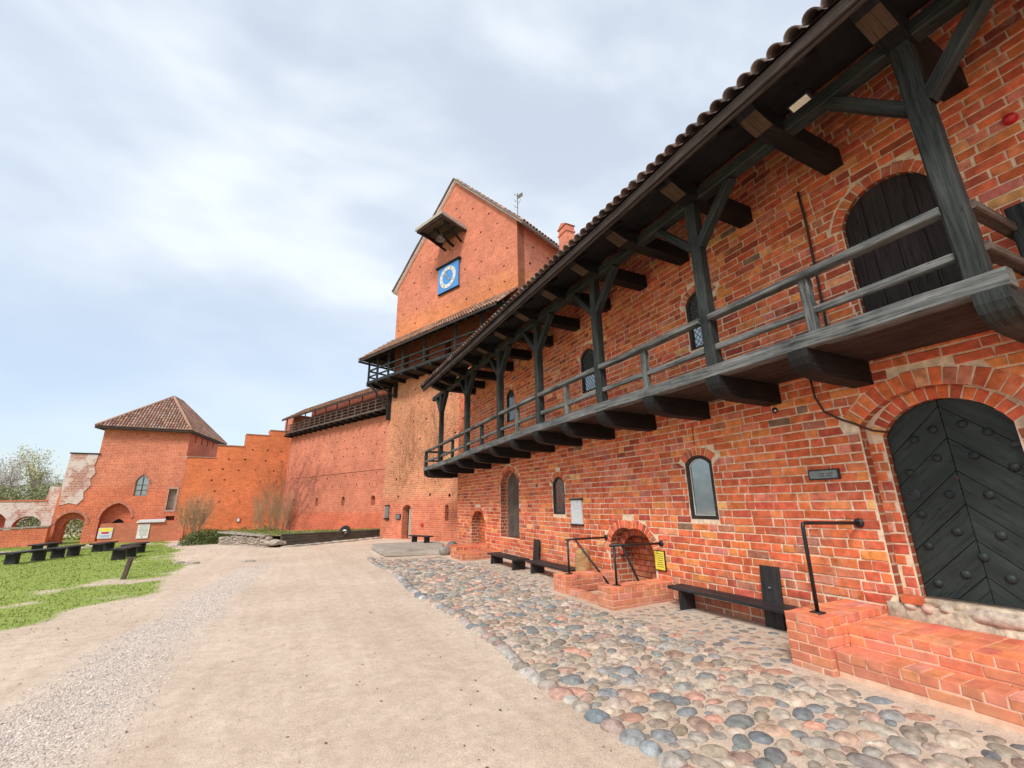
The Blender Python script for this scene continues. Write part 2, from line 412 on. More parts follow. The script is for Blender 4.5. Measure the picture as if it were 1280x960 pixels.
def arch_pts(cs, hw, zs, za, n=9, pointed=False):
    """curve from the left spring over the apex to the right spring, in (s, z)"""
    h = za - zs; pts = []
    if pointed:
        r = (hw * hw + h * h) / (2 * hw)
        a1 = math.atan2(h, r - hw)
        for i in range(n + 1):
            a = a1 * i / n; pts.append((cs - (hw - r) - r * math.cos(a), zs + r * math.sin(a)))
        return pts + [(2 * cs - x, z) for x, z in pts[-2::-1]]
    r = (hw * hw + h * h) / (2 * h); a0 = math.asin(min(1, hw / r))
    for i in range(2 * n + 1):
        a = -a0 + 2 * a0 * i / (2 * n); pts.append((cs + r * math.sin(a), za - r + r * math.cos(a)))
    return pts
def arch_poly(cs, hw, z0, zs, za, n=9, pointed=False):
    return [(cs - hw, z0)] + arch_pts(cs, hw, zs, za, n, pointed) + [(cs + hw, z0)]
def rect(s0, s1, z0, z1): return [(s0, z0), (s0, z1), (s1, z1), (s1, z0)]

def panel(mb, F, outline, holes=(), d=0.0, thick=.5, mi=0, mi_rev=None, mi_back=None, sides=True):
    """holes: list of (polygon, depth, closed)"""
    keep = []; bbs = []                     # openings that would touch another one are left out
    for h in sorted(holes, key=lambda h: -len(h[0])):
        bb = (min(p[0] for p in h[0]) - .03, max(p[0] for p in h[0]) + .03, min(p[1] for p in h[0]) - .03, max(p[1] for p in h[0]) + .03)
        if any(bb[0] < o[1] and o[0] < bb[1] and bb[2] < o[3] and o[2] < bb[3] for o in bbs): continue
        if len(h[0]) == 4 and h[2]:
            iv_ = [(x_, intervals(outline, z_)) for x_ in bb[:2] for z_ in (bb[2] - .03, bb[3] + .03)]
            if any(r_ is None or not (r_[0] + .03 < x_ < r_[1] - .03) for x_, r_ in iv_): continue
        bbs.append(bb); keep.append(h)
    holes = keep
    mi_rev = mi if mi_rev is None else mi_rev; mi_back = mi_rev if mi_back is None else mi_back
    loops = [outline] + [h[0] for h in holes]
    vl = [[Vector((p[0], p[1], 0)) for p in lp] for lp in loops]
    flat = [p for lp in loops for p in lp]
    b = len(mb.v); mb.v += [tuple(F(p[0], d, p[1])) for p in flat]
    for t in tessellate_polygon(vl):
        A, B, C = [Vector(mb.v[b + i]) for i in t]
        t = list(t)
        if (B - A).cross(C - A).dot(F.n) < 0: t.reverse()
        mb.face([b + i for i in t], None, mi)
    for hh3 in holes:
        poly, dep, closed = hh3[:3]; mrv = hh3[3] if len(hh3) > 3 else mi_rev
        k = len(poly)
        for i in range(k):
            p, q = poly[i], poly[(i + 1) % k]
            mb.quad(F(p[0], d, p[1]), F(q[0], d, q[1]), F(q[0], d - dep, q[1]), F(p[0], d - dep, p[1]), None, mrv)
        if closed: mb.poly([F(p[0], d - dep, p[1]) for p in poly], mi_back)
    if sides:
        k = len(outline)
        for i in range(k):
            p, q = outline[i], outline[(i + 1) % k]
            mb.quad(F(p[0], d, p[1]), F(q[0], d, q[1]), F(q[0], d - thick, q[1]), F(p[0], d - thick, p[1]), None, mi)
        if all(h[2] for h in holes): mb.poly([F(p[0], d - thick, p[1]) for p in outline], mi)

PAL = [((.72, .175, .072), 30), ((.66, .145, .064), 24), ((.76, .24, .085), 13), ((.57, .115, .06), 12), ((.70, .22, .135), 10), ((.42, .09, .052), 5), ((.80, .36, .15), 1.5), ((.28, .15, .11), 1), ((.48, .16, .10), 3)]
_tot = sum(w for c, w in PAL)
def brick_col(k=1.0):
    x = R() * _tot
    for c, w_ in PAL:
        x -= w_
        if x <= 0: break
    f = U(.85, 1.15) * k
    return (min(.85, c[0] * f), c[1] * f * U(.9, 1.15), c[2] * f * U(.85, 1.2))
def brick_quad(mb, F, P, d=0.0, depth=.014, col=None, inset=.008, mi=0):
    """a brick face over a quad P (bl, br, tr, tl) in (s, z), proud of the mortar"""
    P = [(x + U(-.005, .005), z + U(-.0045, .0045)) for x, z in P]
    cx = sum(p[0] for p in P) / 4; cz = sum(p[1] for p in P) / 4
    w_ = math.hypot(P[1][0] - P[0][0], P[1][1] - P[0][1]); h_ = math.hypot(P[3][0] - P[0][0], P[3][1] - P[0][1])
    if w_ < .02 or h_ < .02: return
    kx = max(.3, 1 - 2 * inset / w_); kz = max(.3, 1 - 2 * inset / h_)
    ex = ((P[1][0] - P[0][0]) / w_, (P[1][1] - P[0][1]) / w_); ey = ((P[3][0] - P[0][0]) / h_, (P[3][1] - P[0][1]) / h_)
    sg = [(1, 1), (-1, 1), (-1, -1), (1, -1)]
    I = [(P[i][0] + (ex[0] * sg[i][0] + ey[0] * sg[i][1]) * inset * U(.6, 1.6), P[i][1] + (ex[1] * sg[i][0] + ey[1] * sg[i][1]) * inset * U(.6, 1.6)) for i in range(4)]
    dj = U(-.003, .003); tl = [U(-.002, .002) for _ in range(4)]
    b = len(mb.v)
    mb.v += [tuple(F(x, d - depth, z)) for x, z in P] + [tuple(F(x, d - .004 + dj, z)) for x, z in P] + [tuple(F(I[i][0], d + dj + tl[i], I[i][1])) for i in range(4)]
    for i in range(4):
        j = (i + 1) % 4
        mb.face([b + i, b + j, b + 4 + j, b + 4 + i], None, mi, col); mb.face([b + 4 + i, b + 4 + j, b + 8 + j, b + 8 + i], None, mi, col)
    mb.face([b + 8, b + 9, b + 10, b + 11], None, mi, col)

def voussoirs(mb, F, curve, thick, d=0.0, n=None, bw=.085, depth=.02, k=1.0, joint=.014):
    """radial bricks along a curve of (s, z) points"""
    # resample by length
    L_ = [0]
    for i in range(1, len(curve)): L_.append(L_[-1] + math.hypot(curve[i][0] - curve[i - 1][0], curve[i][1] - curve[i - 1][1]))
    tot = L_[-1]; n = n or max(3, round(tot / bw))
    def at(l):
        l = min(max(l, 0), tot)
        for i in range(1, len(curve)):
            if l <= L_[i] + 1e-9: break
        t = (l - L_[i - 1]) / max(1e-9, L_[i] - L_[i - 1]); a, b = curve[i - 1], curve[i]
        p = (a[0] + (b[0] - a[0]) * t, a[1] + (b[1] - a[1]) * t)
        e = 0.02 * tot
        return p
    def nrm(l):
        a, b = at(l - .06 * tot), at(l + .06 * tot); dx, dz = b[0] - a[0], b[1] - a[1]; q = math.hypot(dx, dz)
        return (-dz / q, dx / q)
    for i in range(n):
        l0, l1 = tot * i / n + joint / 2, tot * (i + 1) / n - joint / 2
        a, b = at(l0), at(l1); na, nb = nrm(l0), nrm(l1); th = thick * U(.93, 1.05)
        brick_quad(mb, F, [a, b, (b[0] + nb[0] * th, b[1] + nb[1] * th), (a[0] + na[0] * th, a[1] + na[1] * th)], d, depth, brick_col(k))

def intervals(poly, z):
    xs = []
    k = len(poly)
    for i in range(k):
        (a, za), (b, zb) = poly[i], poly[(i + 1) % k]
        if (za <= z < zb) or (zb <= z < za): xs.append(a + (b - a) * (z - za) / (zb - za))
    xs.sort(); return (xs[0], xs[-1]) if len(xs) >= 2 else None

def brick_courses(mb, F, s0, s1, z0, z1, excl=(), course=.105, joint=.0165, L1=.275, L2=.13, d=0.0, k=1.0):
    nrow = int((z1 - z0) / course)
    for r_ in range(nrow):
        za = z0 + r_ * course + joint / 2; zb = za + course - joint
        cuts = []
        for pl in excl:
            a, b, c = intervals(pl, za), intervals(pl, zb), intervals(pl, (za + zb) / 2)
            if not (a or b or c): continue
            a = a or c or b; b = b or c or a
            cuts.append((a[0] - joint, b[0] - joint, a[1] + joint, b[1] + joint))
        x = s0 - U(0, .4); seq = random.randint(0, 2)
        while x < s1:
            ln = (L1 if (seq % 3) else L2) * U(.9, 1.1)
            if R() < .06: ln = L2
            seq += 1
            a0, a1 = max(x, s0), min(x + ln, s1)
            x += ln + joint * U(.7, 1.4)
            if a1 - a0 < .03: continue
            wv = .006 * math.sin(a0 * 1.7 + r_ * .35)
            segs = [(a0, a0, a1, a1)]
            for (la, lb, ra, rb) in cuts:
                ns = []
                for (p0, p1, q0, q1) in segs:
                    if q0 <= min(la, lb) and q1 <= min(la, lb) or p0 >= max(ra, rb): ns.append((p0, p1, q0, q1)); continue
                    # left remainder
                    if p0 < min(la, lb) - .03: ns.append((p0, p1, min(q0, la), min(q1, lb)))
                    if q0 > max(ra, rb) + .03: ns.append((max(p0, ra), max(p1, rb), q0, q1))
                segs = ns
            for (p0, p1, q0, q1) in segs:
                if min(q0 - p0, q1 - p1) < .025: continue
                brick_quad(mb, F, [(p0, za + wv), (q0, za + wv), (q1, zb + wv), (p1, zb + wv)], d, .016, brick_col(k))

def tile_face(mb, P0, Ud, Vd, width, vmax, vmin=None, sp=.18, row=.34, rad=None, seg=4, pal=None, ends=True, thick=0.0):
    """rows of half-round clay tiles on the plane P0 + u*Ud + v*Vd"""
    Ud = Vector(Ud).normalized(); Vd = Vector(Vd).normalized(); W = Ud.cross(Vd).normalized()
    if W.z < 0: W = -W
    P0 = Vector(P0); rad = rad or sp * .36
    pal = pal or [(.34, .17, .10), (.27, .13, .08), (.40, .22, .14), (.22, .12, .085), (.36, .24, .17)]
    n = int(width / sp)
    # pan sheet
    for i in range(n + 1):
        u = i * sp; vm = vmax(u); v0 = vmin(u) if vmin else 0
        if vm - v0 < .05: continue
        c = random.choice(pal)
        # concave pan between covers
        a0, a1 = u, u + sp
        va, vb = vmax(min(a0, width)), vmax(min(a1, width))
        mb.quad(P0 + Ud * a0 + Vd * v0, P0 + Ud * a1 + Vd * v0, P0 + Ud * a1 + Vd * max(vb, v0), P0 + Ud * a0 + Vd * max(va, v0), None, 0, tuple(x * .6 for x in c))
        v = v0; uc = u + sp / 2
        vm = vmax(min(uc, width))
        while v < vm:
            v1 = min(v + row, vm + .03); c = random.choice(pal); c = jit3(c, .8, 1.2)
            b = len(mb.v); ju = U(-.006, .006)
            for (vv, lift, rr) in ((v - .03, .028, rad * 1.08), (v1, .006, rad * .92)):
                for k in range(seg + 1):
                    a = math.pi * k / seg
                    mb.v.append(tuple(P0 + Ud * (uc + ju - math.cos(a) * rr) + Vd * vv + W * (lift + math.sin(a) * rr)))
            for k in range(seg): mb.face([b + k, b + k + 1, b + seg + 2 + k, b + seg + 1 + k], None, 0, c)
            if thick and v == v0:
                bb = len(mb.v)
                for vv in (v - .03, v + .25):
                    for k in range(seg + 1):
                        a = math.pi * k / seg; rr = rad * 1.08 - thick
                        mb.v.append(tuple(P0 + Ud * (uc + ju - math.cos(a) * rr) + Vd * vv + W * (.028 + math.sin(a) * rr)))
                for k in range(seg):
                    mb.face([b + k, b + k + 1, bb + k + 1, bb + k], None, 0, c)
                    mb.face([bb + k, bb + k + 1, bb + seg + 2 + k, bb + seg + 1 + k], None, 0, tuple(x * .8 for x in c))
            v += row

# ------------------------------------------------------------------ terrain
def sm(x): x = min(1, max(0, x)); return x * x * (3 - 2 * x)
def nz(x, y, s, o=0): return noise.noise(Vector((x * s + o, y * s - o, o * 1.7)))
def G0(x, y):
    z = -.45 * sm((y - 19) / 17)
    if x > 0: z *= max(0, 1 - x / 6)
    far = max(0, max(abs(x) - 26, y - 52, -y - 25))
    return z - min(9, far * .22)
def G(x, y):
    return G0(x, y) + .018 * nz(x, y, .8) + .03 * nz(x, y, .25, 3)
def grass_m(x, y):
    if x > -1.2 or y < 7.5 or y > 45: return 0
    if y < 10.9: xe = 3.3 - (y - 8.45) * .49
    elif y < 14: xe = 2.1
    else: xe = 2.1 + (y - 14) * .22
    if y < 8.4: xe += (8.4 - y) * 3
    e = sm((-x - xe + .5 * nz(x, y, .9, 5)) / .45)
    p = nz(x * .6, y, .55, 9) * .7 + .35 * nz(x, y, 1.9, 2) + .66
    if 11.8 < y < 15.5: p -= .38 * sm((x + 5.8) / 1.6)
    if y > 26: p -= .25
    return e * sm(p * 3.2)
def gravel_m(x, y):
    c = -1.47 + .085 * max(0, y - 6); hw = .42
    d = abs(x - c + .22 * nz(x, y, .9, 4)) - hw
    return sm((-d / .55 + .40)) * (1 - sm((y - 8) / 9))
def lines(segs):
    out = []
    for a, b, st in segs:
        n = max(1, round((b - a) / st)); out += [a + (b - a) * i / n for i in range(n)]
    return out
PX0, PX1, PY0, PY1 = 4.62, 6.3, 6.07, 6.93
xs = lines([(-400, -60, 60), (-60, -24, 6), (-24, -8, .5), (-8, 1, .2), (1, 4.4, .2), (4.4, 4.61, .1)]) + [4.61, 4.62] + lines([(4.7, 6.3, .3)]) + [6.3, 6.31] + lines([(6.6, 30, 3), (30, 90, 20), (90, 401, 60)]) + [400]
ys = lines([(-300, -30, 60), (-30, 0, 5), (0, 6, .25)]) + [6.06, 6.07] + lines([(6.2, 6.93, .2)]) + [6.93, 6.94] + lines([(7, 18, .25), (18, 40, .5), (40, 90, 5), (90, 600, 60)]) + [600]
xs = sorted(set(round(x, 3) for x in xs)); ys = sorted(set(round(y, 3) for y in ys))
mb = MB()
for y in ys:
    for x in xs:
        z = G(x, y)
        if PX0 - .001 <= x <= PX1 + .001 and PY0 - .001 <= y <= PY1 + .001: z = -.75
        mb.v.append((x, y, z))
nx = len(xs)
msk = [[(grass_m(x, y), gravel_m(x, y), 0) for x in xs] for y in ys]
me = None
for j in range(len(ys) - 1):
    for i in range(nx - 1):
        mb.face([j * nx + i, j * nx + i + 1, (j + 1) * nx + i + 1, (j + 1) * nx + i])
ground = mb.build('ground', 'mortar', None, True)
ca = ground.data.color_attributes.new('Mask', 'FLOAT_COLOR', 'POINT')
fl = []
for row in msk:
    for (a, b, c) in row: fl += [a, b, c, 1]
ca.data.foreach_set('color', fl)
m, nt, b = newmat('sandy ground')
at = nt.nodes.new('ShaderNodeAttribute'); at.attribute_name = 'Mask'
sp = nt.nodes.new('ShaderNodeSeparateColor'); nt.links.new(at.outputs['Color'], sp.inputs[0])
ob = coords(nt, 'Object')
nA = noise_n(nt, ob, .55, 6, .6); rA = ramp(nt, [(.3, (.54, .43, .335)), (.7, (.66, .545, .44))]); nt.links.new(nA.outputs[0], rA.inputs[0])
nB = noise_n(nt, ob, 90, 3, .7); rB = ramp(nt, [(.3, (.72, .70, .68)), (.5, (1, 1, 1)), (.72, (1.22, 1.2, 1.18))]); nt.links.new(nB.outputs[0], rB.inputs[0])
nC = noise_n(nt, ob, 7, 7, .75); rC = ramp(nt, [(.35, (.86, .84, .83)), (.65, (1.08, 1.07, 1.06))]); nt.links.new(nC.outputs[0], rC.inputs[0])
mpt = nt.nodes.new('ShaderNodeMapping'); mpt.inputs['Scale'].default_value = (2.2, .12, 1); nt.links.new(ob, mpt.inputs[0])
nD = noise_n(nt, mpt.outputs[0], 2.0, 4, .6, .6); rD = ramp(nt, [(.38, (.965, .95, .94)), (.6, (1.03, 1.03, 1.03))]); nt.links.new(nD.outputs[0], rD.inputs[0])
sand = mixc(nt, 1, mixc(nt, 1, mixc(nt, 1, rA.outputs[0], rB.outputs[0], 'MULTIPLY'), rC.outputs[0], 'MULTIPLY'), rD.outputs[0], 'MULTIPLY')
vor = nt.nodes.new('ShaderNodeTexVoronoi'); vor.inputs['Scale'].default_value = 55; nt.links.new(ob, vor.inputs['Vector'])
rV = ramp(nt, [(.0, (.52, .44, .38)), (.5, (.64, .555, .48)), (1, (.74, .66, .59))]); nt.links.new(vor.outputs['Color'], rV.inputs[0])
c1 = mixc(nt, mathn(nt, 'MULTIPLY', sp.outputs[1], .7), sand, rV.outputs[0])
nG = noise_n(nt, ob, 5, 6, .7); rG = ramp(nt, [(.3, (.20, .27, .055)), (.7, (.32, .37, .10))]); nt.links.new(nG.outputs[0], rG.inputs[0])
nE = noise_n(nt, ob, 25, 5, .7)
gf = mathn(nt, 'ADD', sp.outputs[0], mathn(nt, 'MULTIPLY', mathn(nt, 'SUBTRACT', nE.outputs[0], .5), .9)); gf2 = ramp(nt, [(.22, (0, 0, 0)), (.85, (1, 1, 1))]); nt.links.new(gf, gf2.inputs[0])
c2 = mixc(nt, gf2.outputs[0], c1, rG.outputs[0])
nt.links.new(c2, b.inputs['Base Color']); b.inputs['Roughness'].default_value = .95; b.inputs['Specular IOR Level'].default_value = .1
nF = noise_n(nt, ob, 2.6, 3, .5, .8)
hh = mathn(nt, 'ADD', mathn(nt, 'ADD', mathn(nt, 'MULTIPLY', nB.outputs[0], .4), nC.outputs[0]), mathn(nt, 'MULTIPLY', nF.outputs[0], 1.5))
hh = mathn(nt, 'SUBTRACT', hh, mathn(nt, 'MULTIPLY', mathn(nt, 'MULTIPLY', vor.outputs['Distance'], sp.outputs[1]), .8))
bump(nt, b, hh, .55, .02)
ground.data.materials.clear(); ground.data.materials.append(m)
tag(ground, kind='structure')

# lawn
mb = MB(); cnt = 0
rg = random.Random(3)
while cnt < 90000:
    y = 7.6 + (rg.random() ** 1.25) * 30; x = -1.5 - rg.random() * (4 + .62 * y)
    if rg.random() > grass_m(x, y) ** 1.8: 
        if rg.random() > .025: 
            cnt += .02; continue
        if x > -2.2: continue
    cnt += 1
    a = rg.random() * 6.28; h = .008 + .022 * rg.random(); wd = .005 + .0007 * y; z = G(x, y)
    dx, dy = math.cos(a) * wd, math.sin(a) * wd; lx, ly = (rg.random() - .5) * .04, (rg.random() - .5) * .04
    g = rg.random(); c = (.20 + .10 * g, .28 + .09 * g, .05 + .02 * g) if rg.random() > .12 else (.30, .27, .10)
    n0 = len(mb.v); mb.v += [(x - dx, y - dy, z - .005), (x + dx, y + dy, z - .005), (x + lx, y + ly, z + h)]
    mb.face([n0, n0 + 1, n0 + 2], None, 0, c)
tag(mb.build('grass', 'leaf'), kind='stuff')

# pebbles of the gravel strip and stray grit on the path
mb = MB(); rg = random.Random(5)
def pebble(mb, x, y, z, r, c, fl=.6):
    b = len(mb.v); a = rg.random() * 6.28; ca_, sa_ = math.cos(a), math.sin(a); rx, ry = r * (.8 + .6 * rg.random()), r * (.6 + .4 * rg.random())
    P = [(rx, 0, 0), (0, ry, 0), (-rx, 0, 0), (0, -ry, 0), (rx * .2, 0, r * fl), (0, 0, -r * fl)]
    for (px, py, pz) in P: mb.v.append((x + px * ca_ - py * sa_, y + px * sa_ + py * ca_, z + pz))
    for t in ((0, 1, 4), (1, 2, 4), (2, 3, 4), (3, 0, 4)): mb.face([b + i for i in t], None, 0, c)
k = 0
while k < 24000:
    y = 2.0 + 14 * rg.random() ** 1.6; x = -2.4 + 2.4 * rg.random()
    if rg.random() > gravel_m(x, y) ** 1.1 * (.75 + .6 * nz(x, y, 2.2, 6)): continue
    k += 1; r = .004 + .008 * rg.random() ** 2; t = rg.random(); g = .40 + .25 * t
    g = g * 1.12
    if rg.random() < .25: c = (g * .98, g * .82, g * .74)
    elif rg.random() < .15: c = (g * .62, g * .58, g * .55)
    else: c = (g * 1.02, g * .87, g * .75)
    pebble(mb, x, y, G(x, y) + .002, r * (1 + .04 * y), c)
for k in range(7000):
    y = 1.5 + 17 * rg.random() ** 1.4; x = -3.6 + 6.0 * rg.random(); g = .28 + .3 * rg.random()
    pebble(mb, x, y, G(x, y) + .001, (.003 + .006 * rg.random() ** 3) * (1 + .05 * y), (g, g * .87, g * .75))
tag(mb.build('gravel', 'pebble'), kind='stuff')

# cobbled strip: one paved surface
mb = MB(); rg = random.Random(11)
def ico():
    import bmesh
    bm = bmesh.new(); bmesh.ops.create_icosphere(bm, subdivisions=2, radius=1)
    v = [x.co.copy() for x in bm.verts]; f = [[q.index for q in p.verts] for p in bm.faces]; bm.free(); return v, f
IV, IF = ico()
def stone(mb, x, y, z, rx, ry, rz, ang, c, rough=.11, seed=None):
    b = len(mb.v); o = rg.random() * 90; ca_, sa_ = math.cos(ang), math.sin(ang)
    for v in IV:
        k = 1 + rough * noise.noise(v * 1.3 + Vector((o, 0, 0))) * 1.6
        q = 1.0 / (abs(v.x) ** 2.25 + abs(v.y) ** 2.25 + abs(v.z) ** 2.25) ** (1 / 2.25)
        px, py, pz = v.x * q * k * rx, v.y * q * k * ry, v.z * q * rz * k
        mb.v.append((x + px * ca_ - py * sa_, y + px * sa_ + py * ca_, z + pz))
    for f in IF: mb.face([b + i for i in f], None, 0, c)
CP = [tuple(q * .90 + w2 * .06 for q, w2 in zip(c_, (.56, .485, .42))) for c_ in [(.30, .31, .315), (.31, .30, .29), (.40, .355, .31), (.42, .34, .29), (.36, .26, .22), (.19, .21, .225), (.44, .40, .35), (.34, .29, .24), (.42, .31, .25), (.28, .26, .23), (.48, .43, .38), (.37, .33, .29), (.20, .235, .26), (.24, .27, .285), (.50, .29, .235), (.52, .46, .40), (.50, .42, .36)]]
placed = {}
def ok(x, y, r):
    i0, j0 = int(x / .25), int(y / .25)
    for i in range(i0 - 2, i0 + 3):
        for j in range(j0 - 2, j0 + 3):
            for (a, b_, q) in placed.get((i, j), ()):
                dx, dy = (a - x), (b_ - y)
                if dx * dx + dy * dy < ((q + r) * .95) ** 2: return False
    placed.setdefault((i0, j0), []).append((x, y, r)); return True
def in_obst(x, y, r):
    if x > 4.30 - r and 5.55 - r < y < 7.5 + r: return True
    if x > 4.45 - r and y < 3.12 + r: return True
    if x > 4.2 - r and y > 11.95 - r: return True
    if x > 2.6 - r and y > 13.6 - .0 * x: return True
    return False
y = .7
xe = lambda y: 2.22 + .06 * math.sin(y * 1.3) + .05 * nz(0, y, 1.1)
# kerb row of bigger stones along the edge
while y < 14.6:
    r = U(.065, .10); x = xe(y)
    ok(x, y, r); c = random.choice(CP); c = jit3(c, .8, 1.15)
    stone(mb, x, y, G(x, y) - .005, r * U(.95, 1.2), r * U(.95, 1.25), r * .62, U(-.5, .5) + 1.57, c); y += r * 2.02
for rr, tries, in ((.095, 500), (.080, 2200), (.066, 6500), (.052, 12000), (.040, 14000), (.027, 14000)):
    for t in range(tries):
        y = .75 + 13.6 * rg.random(); x = xe(y) + .1 + 3.1 * rg.random(); r = rr * (.9 + .25 * rg.random())
        if rr > .09 and x > 4.3 : continue
        if rr > .07 and x > 4.75: continue
        if x > 4.9 and rg.random() > .75: continue
        if x > 5.42 or in_obst(x, y, r): continue
        if not ok(x, y, r): continue
        c = random.choice(CP); c = jit3(c, .78, 1.15); c = (c[0] * 1.08, c[1] * 1.0, c[2] * .92)
        fl = .36 if x < 4.4 else .26
        el = U(1.05, 1.45)
        sink = 0.0 if x < 4.2 else .008
        stone(mb, x, y, G(x, y) + .004 - sink - r * .10, r * el * .98, r / el * 1.12, r * fl, (U(-.7, .7) if R() < .7 else U(0, 3.1)), c)
cob = mb.build('cobbled_pavement', 'cobble', None, True); tag(cob, kind='structure')

# ------------------------------------------------------------------ the long brick building with its gallery
XW = 5.63
FB = Frame((XW, 0), (0, 1), (-1, 0))
bld = thing('brick_building', (5.63, 8, 0), 'long red brick building with a dark timber gallery over its ground floor', 'building')
# openings (s = y)
O_door_out = arch_poly(1.955, .645, .50, 2.33, 2.64, 10)
O_door_in = arch_poly(1.955, .50, .50, 2.20, 2.52, 10)
O_updoor = arch_poly(1.86, .44, 3.15, 4.68, 5.07, 8)
O_win1 = arch_poly(4.875, .255, 1.27, 2.13, 2.24, 5)
O_win2 = arch_poly(9.03, .26, 1.28, 1.98, 2.15, 6)
O_door2 = arch_poly(11.75, .62, .60, 2.08, 2.50, 8)
O_arch2 = arch_poly(6.62, .60, -.72, .62, 1.05, 8, True)
O_arch1 = arch_poly(14.22, .62, .16, .80, 1.30, 7, True)
O_up1 = arch_poly(4.45, .27, 3.93, 4.74, 4.92, 6)
O_up2 = arch_poly(7.56, .27, 3.92, 4.76, 4.93, 6)
O_up3 = arch_poly(11.6, .27, 3.94, 4.78, 4.94, 6)
def ringed(cs, hw, z0, zs, za, th, pointed=False, top=None):
    c = arch_pts(cs, hw + th, zs, za + th, 8, pointed)
    return [(cs - hw, z0), (cs - hw, zs - .001)] + c + [(cs + hw, zs - .001), (cs + hw, z0)]
ex = [ringed(1.955, .645, .50, 2.33, 2.64, .19), ringed(1.86, .44, 3.15, 4.68, 5.07, .13), ringed(4.875, .255, 1.27, 2.13, 2.24, .13),
      ringed(9.03, .26, 1.28, 1.98, 2.15, .13), ringed(11.75, .62, .60, 2.08, 2.50, .13), ringed(6.62, .60, -.72, .62, 1.05, .15, True),
      ringed(14.22, .62, .16, .80, 1.30, .13, True), ringed(4.45, .27, 3.93, 4.74, 4.92, .12), ringed(7.56, .27, 3.92, 4.76, 4.93, .12), ringed(11.6, .27, 3.94, 4.78, 4.94, .12)]
# rubble base by the door and a lime smear keep the bricks away
ex.append([(.2, -.1), (.2, .56), (2.50, .58), (2.68, .50), (2.74, .30), (2.74, -.1)])
mb = MB()
brick_courses(mb, FB, -1.6, 16.35, -.05, 7.1, ex)
for (cs, hw, zs, za, th, pt, bw, kk) in ((1.955, .645, 2.33, 2.64, .18, False, .10, 1), (1.86, .44, 4.68, 5.07, .12, False, .085, .9), (4.875, .255, 2.13, 2.24, .12, False, .07, 1),
        (9.03, .26, 1.98, 2.15, .12, False, .075, 1), (11.75, .62, 2.08, 2.50, .12, False, .08, 1), (6.62, .60, .62, 1.05, .145, True, .075, 1.12), (14.22, .62, .80, 1.30, .12, True, .08, 1),
        (4.45, .27, 4.74, 4.92, .11, False, .07, 1), (7.56, .27, 4.76, 4.93, .11, False, .07, 1), (11.6, .27, 4.78, 4.94, .11, False, .07, 1)):
    voussoirs(mb, FB, arch_pts(cs, hw, zs, za, 10, pt), th, 0.002, None, bw, .02, kk)
# mortar plane carrying the openings
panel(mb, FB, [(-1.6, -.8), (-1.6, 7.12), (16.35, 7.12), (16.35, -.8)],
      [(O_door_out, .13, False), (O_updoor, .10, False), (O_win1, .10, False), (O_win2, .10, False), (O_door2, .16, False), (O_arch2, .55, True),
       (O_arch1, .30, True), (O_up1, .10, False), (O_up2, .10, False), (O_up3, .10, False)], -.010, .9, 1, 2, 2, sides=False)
# inner order of the big door: a set-back frame of brick
FB2 = Frame((XW + .13, 0), (0, 1), (-1, 0))
ring_in = [(1.955 - .665, .45)] + [(s, z) for s, z in arch_pts(1.955, .665, 2.33, 2.66, 10)] + [(1.955 + .665, .45)]
panel(mb, FB2, ring_in, [(O_door_in, .12, False)], -.010, .02, 1, 2, 2, sides=False)
exi = [[(p[0], p[1]) for p in ringed(1.955, .50, .4, 2.20, 2.52, .14)]]
brick_courses(mb, FB2, 1.30, 1.445, .56, 2.2, exi, L1=.18, L2=.16); brick_courses(mb, FB2, 2.465, 2.61, .56, 2.2, exi, L1=.14, L2=.14)
voussoirs(mb, FB2, arch_pts(1.955, .50, 2.20, 2.52, 10), .125, 0.0, None, .085, .02, 1.05)
# rough inner vault of the cellar arch
FB3 = Frame((XW + .28, 0), (0, 1), (-1, 0))
voussoirs(mb, Frame((XW + .2, 0), (0, 1), (-1, 0)), arch_pts(6.62, .47, .55, .93, 8, True), .13, 0, None, .07, .02, .9)
brick_courses(mb, Frame((XW + .535, 0), (0, 1), (-1, 0)), 6.04, 7.2, -.7, .95, [], d=0.0, k=.85)
brick_courses(mb, Frame((XW + .285, 0), (0, 1), (-1, 0)), 13.62, 14.82, .18, 1.25, [], d=0.0, k=.9)
# end wall towards the tower, top and inside back
mb.quad((XW, 16.35, -.6), (XW + 4, 16.35, -.6), (XW + 4, 16.35, 7), (XW, 16.35, 7), None, 2)
mb.quad((XW + 9, -1.6, -.6), (XW + 9, 16.35, -.6), (XW + 9, 16.35, 7), (XW + 9, -1.6, 7), None, 2)
mb.quad((XW + .01, -1.6, -.6), (XW + 9, -1.6, -.6), (XW + 9, -1.6, 7), (XW + .01, -1.6, 7), None, 2)
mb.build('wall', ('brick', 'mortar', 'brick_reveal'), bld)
# rubble stones under the door
mb = MB(); rg = random.Random(4)
for (y, z, a, h) in ((2.50, .50, .07, .045), (2.38, .50, .06, .05), (1.86, .50, .30, .075), (1.30, .49, .22, .07), (.8, .5, .2, .07), (2.24, .52, .05, .04)):
    b = len(mb.v)
    stone(mb, XW + .04, y, z, .09, a, h, 0, random.choice([(.48, .33, .26), (.46, .33, .26), (.50, .41, .33), (.44, .30, .24)]), .12)
mb.box((XW - .02, .2, -.1), (XW + .12, 2.70, .52), col=(.62, .50, .37)); mb.box((XW + .03, .2, .5), (XW + .22, 2.60, .585), col=(.62, .50, .37))
mb.build('stone_footing', 'cobble', bld, True)

